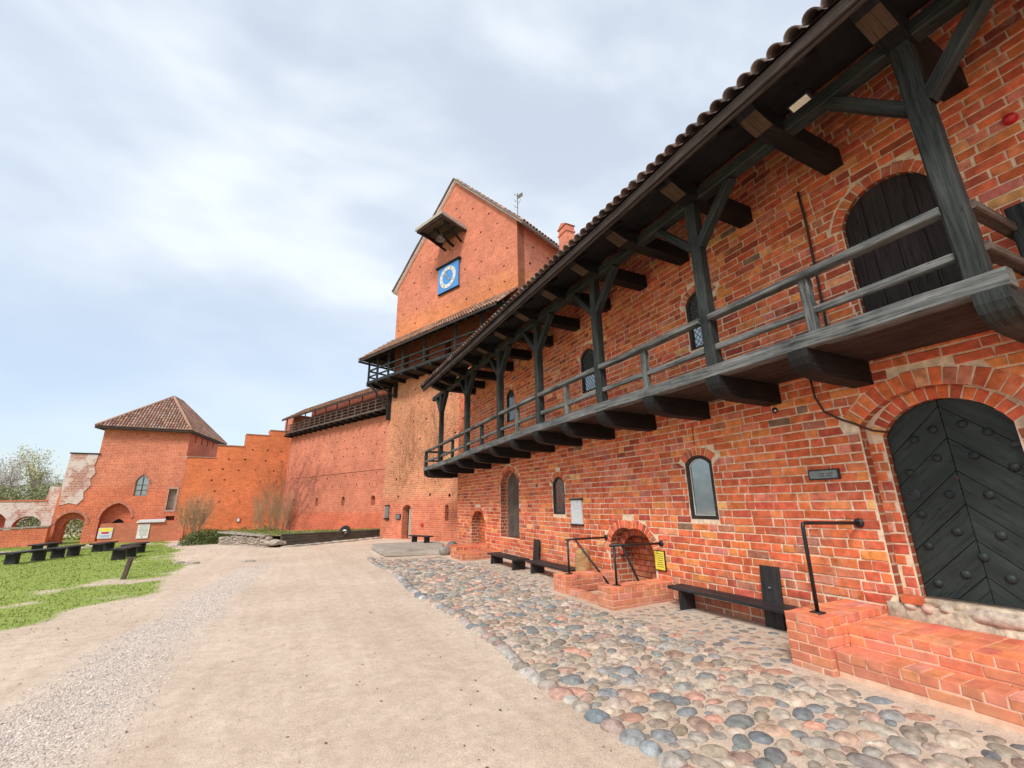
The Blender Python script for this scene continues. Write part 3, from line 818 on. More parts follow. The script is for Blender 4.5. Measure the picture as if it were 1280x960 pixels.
def clip(poly, a, b, c):
    """keep a*x + b*y <= c"""
    out = []; k = len(poly)
    for i in range(k):
        p, q = poly[i], poly[(i + 1) % k]; dp, dq = a * p[0] + b * p[1] - c, a * q[0] + b * q[1] - c
        if dp <= 0: out.append(p)
        if (dp < 0 < dq) or (dq < 0 < dp):
            t = dp / (dp - dq); out.append((p[0] + (q[0] - p[0]) * t, p[1] + (q[1] - p[1]) * t))
    return out
def shrink(poly, d):
    cx = sum(p[0] for p in poly) / len(poly); cz = sum(p[1] for p in poly) / len(poly)
    return [(p[0] + (cx - p[0]) * min(.3, d / max(.02, math.hypot(p[0] - cx, p[1] - cz))), p[1] + (cz - p[1]) * min(.3, d / max(.02, math.hypot(p[0] - cx, p[1] - cz)))) for p in poly]
def board_face(mb, F, poly, d0, d1, bev=.006, ang=None, mi=0):
    if len(poly) < 3: return
    inn = shrink(poly, bev); k = len(poly); b = len(mb.v); u0, v0 = U(0, 20), U(0, 20)
    ca_, sa_ = (math.cos(ang), math.sin(ang)) if ang is not None else (0, 1)
    def uvp(p): return (u0 + p[0] * ca_ + p[1] * sa_, v0 - p[0] * sa_ + p[1] * ca_)
    mb.v += [tuple(F(p[0], d0, p[1])) for p in poly] + [tuple(F(p[0], d1 - bev, p[1])) for p in poly] + [tuple(F(p[0], d1, p[1])) for p in inn]
    for i in range(k):
        j = (i + 1) % k
        u4 = [uvp(poly[i]), uvp(poly[j]), uvp(poly[j]), uvp(poly[i])]
        mb.face([b + i, b + j, b + k + j, b + k + i], u4, mi); mb.face([b + k + i, b + k + j, b + 2 * k + j, b + 2 * k + i], u4, mi)
    mb.face([b + 2 * k + i for i in range(k)], [uvp(p) for p in inn], mi)
def chevron(mb, F, poly, cs, d0, d1, wd, slope=1.0, gap=.006):
    lo = min(p[1] for p in poly) - 3; hi = max(p[1] for p in poly) + 3; z = lo; ang = math.atan(slope); vs = wd / math.cos(ang)
    while z < hi:
        for sg in (-1, 1):
            p = clip(poly, sg, 0, sg * cs - (0 if sg < 0 else 0))      # half
            p = clip(poly, -sg, 0, -sg * cs - gap / 3)
            # boards fall away from the centre:  zz = z - slope*|s-cs|
            p = clip(p, slope * sg, 1, z + vs - gap + slope * sg * cs) if p else p
            p = clip(p, -slope * sg, -1, -(z + slope * sg * cs)) if p else p
            if p and len(p) >= 3: board_face(mb, F, p, d0, d1 + U(-.002, .002), .005, -sg * ang)
        z += vs
# big door
FD = Frame((XW + .235, 0), (0, 1), (-1, 0))
door_poly = arch_poly(1.955, .495, .59, 2.20, 2.515, 10)
mb = MB(); chevron(mb, FD, door_poly, 1.96, -.03, .02, .235, .95); mb.poly([FD(p[0], -.005, p[1]) for p in door_poly])
dr = mb.build('door', 'door_metal', bld)
dr['label'] = 'arched dark green plated door with chevron boards and big round studs'
for (s, z) in [(2.33, .72), (2.10, .83), (1.80, .83), (1.58, .72), (2.33, 1.07), (2.08, 1.22), (1.78, 1.20), (1.56, 1.07), (2.32, 1.38), (2.06, 1.57), (1.78, 1.56), (1.54, 1.42), (2.33, 1.80), (2.08, 1.93), (1.80, 1.93), (1.56, 1.80), (2.22, 2.14), (2.05, 2.22), (1.82, 2.24), (1.66, 2.14), (1.94, 1.0), (1.66, .66)]:
    mb = MB(); mb.lathe(FD(s, .018, z), [(.042, 0), (.041, .007), (.032, .019), (.017, .028), (0, .031)], 12, (-1, 0, 0)); mb.build('stud', 'door_metal', dr, True)
mb = MB(); c = FD(2.345, .02, 1.585)
mb.lathe(c, [(0, .010), (.050, .010), (.058, .005), (.06, 0)], 18, (-1, 0, 0))
mb.tube([c + Vector((-.026, math.cos(a) * .047, math.sin(a) * .050 - .008)) for a in [i * .3927 for i in range(17)]], .006, 6)
mb.lathe(c, [(0, .03), (.012, .028), (.014, .012)], 10, (-1, 0, 0)); mb.build('ring_handle', 'lead', dr, True)
mb = MB(); mb.box((-.0, 0, 0), (.006, .025, .04), fr=lambda a, b_, c_: FD(1.955 + b_, .02 + a, 1.71 + c_)); mb.build('keyhole_plate', 'rust', dr)
for z in (2.0, .95):
    mb = MB(); mb.box((1.34, .02, z - .018), (1.52, .04, z + .018), fr=lambda s, d, z_: FD(s, d + .02, z_)); mb.build('hinge', 'iron', dr)
mb = MB(); mb.box((2.40, -.06, .53), (2.56, .06, .60), col=(.56, .14, .06), fr=lambda s, d, z: FB(s, d - .02, z)); mb.build('loose_brick', 'step_brick', bld)
# upper door: vertical boards behind the gallery
FU = Frame((XW + .09, 0), (0, 1), (-1, 0)); mb = MB(); up = arch_poly(1.86, .44, 3.16, 4.68, 5.07, 8)
mb.poly([FU(p[0], -.01, p[1]) for p in up])
for (a, b_) in ((1.42, 1.62), (1.62, 1.86), (1.86, 2.08), (2.08, 2.30)):
    for (za, zb) in ((3.16, 4.36), (4.36, 5.2)):
        p = clip(clip(clip(clip(up, 1, 0, b_ - .003), -1, 0, -a - .003), 0, 1, zb - .004), 0, -1, -za - .004)
        board_face(mb, FU, p, -.01, .012 + U(0, .006), .004)
ud = mb.build('door', 'door_brown', bld); ud['label'] = 'segmental arched dark board door up on the gallery'
# shutter like narrow door with chevron boards
F2 = Frame((XW + .15, 0), (0, 1), (-1, 0)); mb = MB(); p2 = arch_poly(11.62, .47, .63, 2.02, 2.44, 8)
mb.poly([F2(p[0], -.01, p[1]) for p in arch_poly(11.75, .62, .60, 2.08, 2.50, 8)], 1)
chevron(mb, F2, p2, 11.62, -.008, .03, .13, 1.15)
d2 = mb.build('door', ('old_wood', 'brick_reveal'), bld); d2['label'] = 'narrow arched old brown door of chevron boards'

def window(parent, F, cs, hw, z0, zs, za, depth, fw=.045, name='window', lattice=True, frame_mat='frame'):
    out = arch_poly(cs, hw, z0, zs, za, 6); k = 1 - fw / hw
    inn = [(cs + (s - cs) * k, z0 + fw + (z - z0) * (1 - (2 * fw) / (za - z0))) for s, z in out]
    mb = MB(); panel(mb, F, out, [(inn, .05, False)], -depth + .045, .05)
    fr = mb.build('window', frame_mat, parent)
    mb = MB(); mb.poly([F(s, -depth + .012, z) for s, z in inn]); mb.build('pane', 'glass', fr)
    ORG[fr.name] = ORG[parent.name]
    mb = MB(); a0 = cs - hw + fw; a1 = cs + hw - fw; b0 = z0 + fw; b1 = za - fw
    zz = b0 + .03
    if lattice is None:
        k2 = 1 - .012 / hw; out2 = [(cs + (s_ - cs) * .93, z0 + fw + (z_ - z0 - fw) * .975 + .008) for s_, z_ in inn]; panel(mb, F, inn, [(out2, .008, False)], -depth + .022, .01); mb.build('bead', 'white', fr); mb = MB()
    elif lattice:
        st = .105
        for i in range(-12, 20):
            # diagonal cames
            for sg in (1, -1):
                pts = []
                for t in range(0, 41):
                    s = a0 + (a1 - a0) * t / 40; z = b0 + i * st + sg * (s - a0) * 1.15
                    r_ = intervals(inn, z)
                    if r_ and r_[0] <= s <= r_[1]: pts.append((s, z))
                if len(pts) >= 2: mb.tube([F(pts[0][0], -depth + .018, pts[0][1]), F(pts[-1][0], -depth + .018, pts[-1][1])], .0035, 4)
    else:
        z = b0 + .09; st = .14
        mb.tube([F(cs, -depth + .018, b0), F(cs, -depth + .018, b1)], .008, 4)
        while z < b1 - .05:
            r_ = intervals(inn, z)
            if r_: mb.tube([F(r_[0], -depth + .018, z), F(r_[1], -depth + .018, z)], .005, 4)
            z += st
    if mb.f: mb.build('lattice', 'lead', fr)
    return fr
w1 = window(bld, FB, 4.875, .255, 1.27, 2.13, 2.24, .06, fw=.055, lattice=None)
window(bld, FB, 9.03, .26, 1.28, 1.98, 2.15, .06)
window(bld, FB, 4.45, .27, 3.93, 4.74, 4.92, .07)
window(bld, FB, 7.56, .27, 3.92, 4.76, 4.93, .07)
window(bld, FB, 11.6, .27, 3.94, 4.78, 4.94, .07)

# gallery
XG = 4.58
def sag(y): return -.20 * sm((y - 8) / 9)
mb = MB()
for i in range(7):
    x0 = XG - .02 + i * .155; mb.beam((x0 + .07, .95, 3.05), (x0 + .07, 8, 3.05), .15, .045, mi=0, jit=.002); mb.beam((x0 + .07, 8, 3.05 ), (x0 + .07, 17.2, 3.05 + sag(17.2)), .15, .045, seg=8, jit=.002)
gal = mb.build('gallery', 'soffit', bld)
def gbuild(mb, name, mat, lab=None): return mb.build(name, mat, gal, org=ORG[bld.name])
ORG[gal.name] = ORG[bld.name]
mb = MB(); ysl = [.93, 2.5, 5, 8, 11, 14, 17.25]
for a, b_ in zip(ysl[:-1], ysl[1:]):
    mb.beam((XG - .02, a - .005, 3.10 + sag(a)), (XG - .02, b_ + .005, 3.10 + sag(b_)), .15, .15, seg=6, jit=.004)
mb.build('sill_beam', 'rail', gal)
postsY = [1.09, 3.5, 5.78, 7.93, 10.0, 12.5, 15.25]
for i, y in enumerate(postsY):
    mb = MB(); zb = 3.17 + sag(y); mb.beam((XG - .01, y, zb), (XG - .01, y, 5.52), .155, .155, up=(1, 0, 0), seg=7, jit=.004, ch=.018); mb.build('post', 'beam', gal)
    for sg in (-1, 1):
        ln = .62 if i else .60
        mb = MB(); mb.beam((XG - .01, y + sg * .05, 4.86), (XG - .01, y + sg * ln, 5.50), .11, .13, up=(1, 0, 0), seg=4, jit=.003); mb.build('brace', 'beam', gal)
for i, y in enumerate([2.29, 4.68, 6.85, 9.0, 11.25, 13.85]):
    mb = MB(); mb.beam((XG - .02, y, 3.16 + sag(y)), (XG - .02, y, 3.76 + sag(y)), .10, .09, up=(1, 0, 0), jit=.003); mb.build('baluster', 'rail' if i < 4 else 'beam', gal)
mb = MB(); mb.beam((XG - .02, 17.18, 3.0), (XG - .02, 17.18, 3.66), .12, .12, up=(1, 0, 0)); mb.build('baluster', 'beam', gal)
ends = [.42] + postsY + [17.25]
for zc, hh_, ww_, nm in ((3.80, .075, .12, 'top_rail'), (3.40, .075, .06, 'middle_rail')):
    mb = MB()
    for a, b_ in zip(postsY, postsY[1:] + [17.25]):
        mb.beam((XG - .05 if nm == 'top_rail' else XG - .02, a + .07, zc + sag(a)), (XG - .05 if nm == 'top_rail' else XG - .02, b_ - .07, zc + sag(b_)), ww_, hh_, seg=5, jit=.003)
    mb.build(nm, 'rail', gal)
# end rail at the near end, a gallery bay of the same kind goes on to the door landing
for zc in (3.80, 3.42):
    mb = MB(); mb.beam((XG + .02, 1.03, zc), (XW - .02, 1.0, zc), .10, .08, jit=.003, seg=3); mb.build('end_rail', 'old_wood', gal)
mb = MB(); mb.beam((XG + .02, 17.2, 3.60), (XW - .02, 17.2, 3.60), .08, .08); mb.beam((XG + .02, 17.2, 3.24), (XW, 17.2, 3.24), .06, .07); mb.build('end_rail', 'beam', gal)
mb = MB(); mb.beam((5.42, .93, 3.1), (5.42, .93, 3.98), .15, .15, up=(1, 0, 0), jit=.004); mb.build('post', 'beam', gal)
for y in [1.04, 2.46, 3.50, 4.62, 5.76, 6.9, 8.03, 9.2, 10.45, 11.75, 13.15, 14.7, 16.6, 17.12]:
    # jetty bracket with a rounded nose
    z = 2.99 + sag(y); wd = .20 if y < 16.8 else .15
    prof = [(XW + .05, z - .23), (XG + .30, z - .225), (XG + .10, z - .205), (XG - .0, z - .175), (XG - .06, z - .12), (XG - .09, z - .05), (XG - .09, z + .04), (XW + .05, z + .04)]
    mb = MB(); b = len(mb.v); k = len(prof); u0 = U(0, 40)
    for dy in (-wd / 2, wd / 2):
        for (x, zz) in prof: mb.v.append((x, y + dy, zz + U(-.003, .003)))
    mb.face([b + i for i in range(k)], [(u0 + p[0], p[1]) for p in prof]); mb.face([b + k + i for i in range(k)][::-1], [(u0 + p[0], p[1] + 3) for p in prof][::-1])
    for i in range(k):
        j = (i + 1) % k; mb.face([b + i, b + k + i, b + k + j, b + j], [(u0 + prof[i][0], 0), (u0 + prof[i][0], wd), (u0 + prof[j][0] + .1, wd), (u0 + prof[j][0] + .1, 0)])
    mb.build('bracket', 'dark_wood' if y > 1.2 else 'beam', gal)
# wall plate on the posts
mb = MB(); mb.beam((XG - .01, -1.5, 5.585), (XG - .01, 8, 5.585), .17, .155, seg=12, jit=.003); mb.beam((XG - .01, 8, 5.585), (XG - .01, 16.3, 5.57), .17, .155, seg=10, jit=.003); mb.build('plate_beam', 'beam', gal)

# roof
SL = math.radians(39); EX, EZ = 3.66, 5.60
mb = MB(); RY0, RY1 = -1.7, 14.75; rl = 6.6
tile_face(mb, (EX, RY0, EZ), (0, 1, 0), (math.cos(SL), 0, math.sin(SL)), RY1 - RY0, lambda u: rl, None, .163, .36, .070, 8, thick=.013, pal=[(.17, .12, .10), (.22, .15, .125), (.13, .10, .09), (.25, .20, .175), (.20, .125, .10)])
roof = mb.build('roof', 'tile', bld, True)
ORG[roof.name] = ORG[bld.name]
mb = MB()
mb.prism([(EX + .05, RY0, EZ - .07), (EX + .05 + rl * math.cos(SL), RY0, EZ - .07 + rl * math.sin(SL)), (EX + .05 + rl * math.cos(SL), RY1, EZ - .07 + rl * math.sin(SL)), (EX + .05, RY1, EZ - .07)], Vector((0, 0, 0)), Vector((0, 0, .035)))
mb.build('roof_boards', 'dark_wood', roof)
mb = MB()
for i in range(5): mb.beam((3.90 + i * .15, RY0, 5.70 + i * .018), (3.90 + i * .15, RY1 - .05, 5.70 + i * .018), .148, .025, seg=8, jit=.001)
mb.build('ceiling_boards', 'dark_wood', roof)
mb = MB()
mb.beam((EX + .035, RY0, EZ - .075), (EX + .035, 6, EZ - .075), .028, .13, seg=10, jit=.002); mb.beam((EX + .035, 6, EZ - .075), (EX + .035, RY1, EZ - .075), .028, .13, seg=10, jit=.002)
mb.beam((EX + .075, RY0, EZ - .145), (EX + .075, RY1, EZ - .145), .045, .04, seg=14, jit=.002)
mb.build('fascia', 'fascia', roof)
for x_, y_ in ((3.78, 14.72),):
    mb = MB(); mb.beam((EX, RY1, EZ - .06), (EX + rl * math.cos(SL), RY1, EZ - .06 + rl * math.sin(SL)), .03, .16, up=(0, 0, 1)); mb.build('verge_board', 'fascia', roof)
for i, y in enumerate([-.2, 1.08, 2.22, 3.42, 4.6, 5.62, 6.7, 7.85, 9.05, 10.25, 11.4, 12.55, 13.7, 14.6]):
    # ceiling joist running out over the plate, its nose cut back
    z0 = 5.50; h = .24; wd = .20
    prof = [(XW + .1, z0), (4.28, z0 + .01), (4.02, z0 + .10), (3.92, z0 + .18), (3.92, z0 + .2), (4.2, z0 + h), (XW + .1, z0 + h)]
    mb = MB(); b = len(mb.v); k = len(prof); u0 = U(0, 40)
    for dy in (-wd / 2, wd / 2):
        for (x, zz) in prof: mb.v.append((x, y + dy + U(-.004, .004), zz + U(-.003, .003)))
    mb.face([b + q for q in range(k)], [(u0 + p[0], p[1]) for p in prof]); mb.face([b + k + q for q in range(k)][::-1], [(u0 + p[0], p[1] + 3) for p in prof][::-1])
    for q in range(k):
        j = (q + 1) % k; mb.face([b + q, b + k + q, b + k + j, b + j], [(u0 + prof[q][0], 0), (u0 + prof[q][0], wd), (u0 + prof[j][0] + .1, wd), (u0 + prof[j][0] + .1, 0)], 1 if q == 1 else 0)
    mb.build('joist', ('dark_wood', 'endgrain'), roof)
mb = MB()
for y in [RY0 + .4 + i * .95 for i in range(17)]:
    mb.beam((EX + .12, y, EZ - .10), (EX + 5.8 * math.cos(SL), y, EZ - .10 + 5.8 * math.sin(SL) - .04), .10, .10)
mb.build('rafters', 'dark_wood', roof)
mb = MB(); cx, cy = 7.6, 10.93
mb.box((cx - .17, cy - .24, 8.2), (cx + .17, cy + .24, 10.60)); mb.box((cx - .20, cy - .27, 10.60), (cx + .20, cy + .27, 10.65))
for a, b_, c_, d_ in ((-.17, -.24, -.10, .24), (.10, -.24, .17, .24), (-.10, -.24, .10, -.15), (-.10, .15, .10, .24)): mb.box((cx + a, cy + b_, 10.65), (cx + c_, cy + d_, 10.86))
mb.prism([(cx - .21, cy - .28, 10.86), (cx - .21, cy + .28, 10.86), (cx - .21, cy, 11.02)], Vector((0, 0, 0)), Vector((.42, 0, 0)))
mb.build('chimney', 'curtain', roof)

# ------------------------------------------------------------------ the big gabled tower
T = Vector((4.08, 23.06, 0)); FT = Frame(T, (.389, -.921), (-.921, -.389)); SDT = FT.s; RT = -FT.n
TW = 9.05
twr = thing('castle_tower', (4.08, 23.06, 0), 'tall gabled red brick tower with a blue clock and a wooden wall-walk', 'tower')
def holes_grid(rows, s0, s1, step, size=.11, dep=.25, skip=(), jit=.15, lin=None):  # lin: black lining, paints in the dark of deep putlog holes
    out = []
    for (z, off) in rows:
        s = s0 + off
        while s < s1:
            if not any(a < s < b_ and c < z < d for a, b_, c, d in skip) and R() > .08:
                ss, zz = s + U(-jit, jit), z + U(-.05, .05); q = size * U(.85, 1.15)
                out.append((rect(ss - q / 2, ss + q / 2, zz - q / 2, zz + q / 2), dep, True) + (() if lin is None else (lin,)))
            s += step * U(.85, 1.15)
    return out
t_door = arch_poly(1.95, .36, .02, 1.35, 1.55, 5); t_slit = arch_poly(4.82, .12, .86, 1.42, 1.54, 4)
mb = MB()
# lower front, weathered orange brick (a hand's breadth proud of the wall above)
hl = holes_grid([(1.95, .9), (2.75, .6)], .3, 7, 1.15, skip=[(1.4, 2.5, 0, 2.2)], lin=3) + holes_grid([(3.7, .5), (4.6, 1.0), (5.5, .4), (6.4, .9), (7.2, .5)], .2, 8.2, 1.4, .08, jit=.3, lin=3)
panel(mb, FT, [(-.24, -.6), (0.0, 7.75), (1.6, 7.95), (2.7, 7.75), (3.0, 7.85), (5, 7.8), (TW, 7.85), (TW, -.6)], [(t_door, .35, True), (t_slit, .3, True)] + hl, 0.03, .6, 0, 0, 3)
# gallery storey
gd = [(rect(a, b_, 8.0, 9.3), .4, True) for a, b_ in ((.9, 1.35), (2.6, 3.05), (4.3, 4.75), (6.0, 6.5), (7.4, 7.9))]
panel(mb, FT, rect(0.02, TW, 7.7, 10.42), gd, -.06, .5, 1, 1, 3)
# upper wall with the gable
apex = (4.90, 18.15)
hu = []
for z in (10.95, 11.75, 12.6, 13.45, 14.2, 15.0, 15.8, 16.5):
    m_ = max(0, (z - 13.8) / (18.25 - 13.8)) * 4.6
    hu += holes_grid([(z, .3 + m_)], .25, TW - .3 - m_, 1.25, .085, .25, lin=3, skip=[(3.5, 5.7, 11.6, 13.7), (3.5, 6.1, 14.4, 15.6)], jit=.25)
hu += [(rect(4.66, 4.72, 13.75, 14.2), .1, True), (rect(4.53, 4.59, 10.45, 10.9), .1, True)]
panel(mb, FT, [(.02, 10.4), (.02, 13.7), apex, (TW, 13.75), (TW, 10.4)], hu, 0.0, .5, 2, 2, 3)
CT = FT(TW, 0, 0); FS = Frame(CT, (RT.x, RT.y), (-FT.n.x * 0 + SDT.x, SDT.y))
panel(mb, FS, rect(0.02, 10, -.6, 13.85), holes_grid([(12.0, .5), (12.9, .8)], .4, 9.5, 1.3, .12, lin=3), 0.0, .5, 2, 2, 3)
FN = Frame(FT(0.02, 0, 0), (RT.x, RT.y), (-SDT.x, -SDT.y)); panel(mb, FN, rect(0.51, 10, -.6, 13.7), [], 0.0, .3, 2)
FBk = Frame(FT(0, -10, 0), (SDT.x, SDT.y), (RT.x, RT.y)); panel(mb, FBk, [(0, -.6), (0, 13.7), apex, (TW, 13.75), (TW, -.6)], [], 0, .3, 2)
mb.build('wall', ('tower_orange', 'dark_brick', 'tower_red', 'black'), twr)
# roof slopes run back from the gable
mb = MB()
for sgn, e_s, e_z in ((1, TW + .42, 13.42), (-1, -.26, 13.42)):
    A = FT(e_s, .16, e_z); B = FT(apex[0], .16, 18.24); C_ = FT(apex[0], -10.2, 18.24); D = FT(e_s, -10.2, e_z)
    mb.prism([A, B, C_, D], Vector((0, 0, -.10)), Vector((0, 0, .02)), 0)
    V = (B - A); ln = V.length; Ud = RT if sgn > 0 else RT
    tile_face(mb, A + Vector((0, 0, .03)), RT, V, 10.3, lambda u, ln=ln: ln, None, .22, .4, .085, 3)
trf = mb.build('roof', 'tile', twr)
mb = MB()
for e_s, e_z in ((TW + .42, 13.42), (-.26, 13.42)):
    A = FT(e_s, .19, e_z); B = FT(apex[0], .19, 18.26); mb.beam(A, B, .08, .11, up=tuple(FT.n), jit=.006, seg=12)
mb.beam(FT(TW + .44, .2, 13.38), FT(TW + .44, -10.2, 13.38), .06, .14)
ORG[trf.name] = ORG[twr.name]
mb.build('verge', 'leadroof', trf)
# weather vane
mb = MB(); q = FT(apex[0], -5.1, 0); mb.tube([q + Vector((0, 0, 18.2)), q + Vector((0, 0, 20.6))], .025, 5)
for k in range(5):
    z = 19.5 + .22 * k; sg = 1 if k % 2 else -1
    mb.tube([q + Vector((0, 0, z)), q + SDT * (sg * .18) + Vector((0, 0, z + .14)), q + SDT * (sg * .26) + Vector((0, 0, z + .30))], .016, 4)
mb.box((-.02, 0, 20.15), (.02, .42, 20.4), fr=lambda a, b_, c: q + SDT * b_ + RT * a + Vector((0, 0, c)))
mb.build('weather_vane', 'leadroof', trf)
# clock
mb = MB(); mb.box((3.80, .05, 11.86), (5.33, .12, 13.28), fr=FT); mb.box((3.74, .05, 11.80), (5.39, .09, 11.86), 1, fr=FT)
ck = mb.build('clock', ('blue', 'dark_wood'), twr); ORG[ck.name] = ORG[twr.name]
mb = MB(); mb.box((3.66, .04, 13.29), (5.46, .20, 13.37), fr=FT); mb.build('hood_board', 'dark_wood', ck)
c = FT(4.565, .125, 12.57)
mb = MB(); mb.lathe(c, [(.40, 0), (.40, .02), (.60, .02), (.60, 0)], 40, tuple(FT.n)); mb.build('dial_ring', 'offwhite', ck)
for k in range(12):
    mb = MB(); a = k * math.pi / 6; ca_, sa_ = math.cos(a), math.sin(a)
    def fr_(x, y, z, ca_=ca_, sa_=sa_): return c + SDT * (ca_ * x - sa_ * y) + Vector((0, 0, sa_ * x + ca_ * y)) + FT.n * z
    wd = .014; nm = (1, 2, 3)[k % 3]
    for j in range(nm):
        y0 = (j - (nm - 1) / 2) * .05; mb.box((.44, y0 - wd, .02), (.56, y0 + wd, .028), fr=fr_)
    mb.build('numeral', 'gold', ck)
for nm, a, ln in (('hour_hand', math.radians(-52), .26), ('minute_hand', math.radians(125), .38)):
    mb = MB(); dv = SDT * math.cos(a) + Vector((0, 0, math.sin(a))); pv = SDT * -math.sin(a) + Vector((0, 0, math.cos(a))); o_ = c + FT.n * .03
    mb.prism([o_ - dv * .08 - pv * .018, o_ + dv * ln * .8 - pv * .035, o_ + dv * ln, o_ + dv * ln * .8 + pv * .035, o_ - dv * .08 + pv * .018], Vector((0, 0, 0)), FT.n * .012); mb.build(nm, 'gold', ck)
# bell hood
mb = MB(); mb.prism([FT(3.80, 0, 14.84), FT(5.78, 0, 14.92), FT(5.78, 1.62, 14.92), FT(3.80, 1.62, 14.84)], Vector((0, 0, 0)), Vector((0, 0, .07)))
hd = mb.build('bell_hood', 'old_wood', twr); ORG[hd.name] = ORG[twr.name]
mb = MB()
for a, b_ in (((3.86, .0), (3.86, 1.6)), ((5.72, 0), (5.72, 1.6)), ((3.82, 1.55), (5.76, 1.55)), ((3.82, .5), (5.76, .5)), ((3.82, 1.0), (5.76, 1.0))):
    mb.beam(FT(a[0], a[1], 14.76), FT(b_[0], b_[1], 14.78), .10, .12)
mb.build('hood_frame', 'fascia', hd)
mb = MB()
for a, b_ in (((3.80, .0), (3.80, 1.64)), ((5.78, 0), (5.78, 1.64)), ((3.76, 1.64), (5.82, 1.64))): mb.beam(FT(a[0], a[1], 14.87), FT(b_[0], b_[1], 14.93), .05, .17)
mb.build('hood_edge', 'grey_wood', hd)
mb = MB(); mb.beam(FT(4.8, 0, 14.3), FT(4.8, 1.3, 14.66), .10, .12); mb.beam(FT(4.2, 0, 14.3), FT(4.0, 1.3, 14.7), .08, .1); mb.beam(FT(5.4, 0, 14.3), FT(5.6, 1.3, 14.7), .08, .1); mb.build('hood_brackets', 'dark_wood', hd)
mb = MB(); mb.lathe(FT(4.8, .85, 14.60), [(.02, 0), (.10, -.02), (.13, -.12), (.16, -.26), (.24, -.36), (.22, -.36), (.0, -.2)], 14); mb.build('bell', 'bell', hd, True)
# tower gallery (wraps the left corner)
tg_off = .95
mb = MB(); mb.box((-.85, -.9, 7.86), (TW, tg_off, 7.93), fr=FT)
tg = mb.build('gallery', 'soffit', twr); ORG[tg.name] = ORG[twr.name]
mb = MB(); mb.beam(FT(-.9, tg_off, 7.9), FT(TW, tg_off, 7.9), .13, .16, seg=12, jit=.004); mb.beam(FT(-.85, tg_off, 7.9), FT(-.85, -1.0, 7.9), .13, .16); mb.build('sill_beam', 'beam', tg)
for nm, z, hh_ in (('top_rail', 8.58, .09), ('middle_rail', 8.24, .08)):
    mb = MB(); mb.beam(FT(-.85, tg_off, z), FT(TW, tg_off, z), .07, hh_, seg=10, jit=.003); mb.beam(FT(-.85, tg_off, z), FT(-.85, -1.0, z), .06, hh_); mb.beam(FT(-.85, -.9, z), FT(0, -.9, z), .06, hh_); mb.build(nm, 'beam', tg)
for s in (-.83, .02, 1.05, 2.3, 4.0, 6.2, 7.8):
    mb = MB(); mb.beam(FT(s, tg_off, 7.95), FT(s, tg_off, 9.42), .11, .11, up=(1, 0, 0), jit=.003); mb.build('post', 'beam', tg)
mb = MB(); mb.beam(FT(-.83, -.85, 7.95), FT(-.83, -.85, 9.3), .11, .11, up=(1, 0, 0)); mb.build('post', 'beam', tg)
mb = MB(); mb.beam(FT(-1.0, tg_off, 9.42), FT(TW, tg_off, 9.42), .12, .12, seg=10); mb.beam(FT(-.83, tg_off, 9.42), FT(-.83, -1, 9.42), .12, .12); mb.build('plate_beam', 'beam', tg)
for s in (-.75, .15, 1.25, 2.35, 3.45, 4.6, 5.8, 7.0):
    mb = MB(); mb.beam(FT(s, -.1, 7.76), FT(s, tg_off + .1, 7.78), .15, .17); mb.build('bracket', 'dark_wood', tg)
for s in (.0, .55):
    mb = MB(); mb.beam(FT(s, .12, 5.9 if s < .3 else 7.0), FT(s, .12, 7.8), .20 if s < .3 else .1, .2, up=(1, 0, 0)); mb.beam(FT(s - .05, .2, 6.5 if s < .3 else 7.1), FT(s - .6, tg_off, 7.8), .08, .09); mb.build('strut', 'dark_wood', tg)
mb = MB()
e0, e1 = FT(-1.25, 1.35, 9.20), FT(TW + .1, 1.35, 9.26)
Vd = (FT(0, 0, 10.42) - FT(0, 1.35, 9.23)); ln = Vd.length
mb.quad(e0, e1, FT(TW + .1, 0, 10.42), FT(-.0, 0, 10.42), None, 0, (.10, .06, .05))
tile_face(mb, e0 + Vector((0, 0, .02)), FT.s, Vd, TW + 1.3, lambda u: ln * min(1, (u + .05) / 1.25), None, .165, .36, .065, 4)
e2 = FT(-1.25, -1.6, 9.20); V2 = FT(0.0, -1.6, 10.42) - FT(-1.25, -1.6, 9.20); mb.quad(e0, FT(0, 0, 10.42), FT(0, -1.6, 10.42), e2, None, 0, (.10, .06, .05))
tile_face(mb, e0 + Vector((0, 0, .02)), -FT.n, V2, 2.9, lambda u: V2.length * min(1, (u + .05) / 1.35), None, .165, .36, .065, 3)
gr = mb.build('gallery_roof', 'tile', twr)
ORG[gr.name] = ORG[twr.name]
mb = MB(); mb.beam(FT(-1.27, 1.37, 9.13), FT(TW, 1.37, 9.18), .04, .12, seg=8); mb.beam(FT(-1.27, 1.37, 9.13), FT(-1.27, -1.6, 9.13), .04, .12)
mb.build('fascia', 'fascia', gr)
for i in range(16):
    s = -.9 + i * .62
    mb = MB(); mb.beam(FT(s, -.05, 9.98 if 0 < s else 9.55), FT(s, 1.26, 9.12), .08, .09); mb.build('rafter', 'beam', gr)
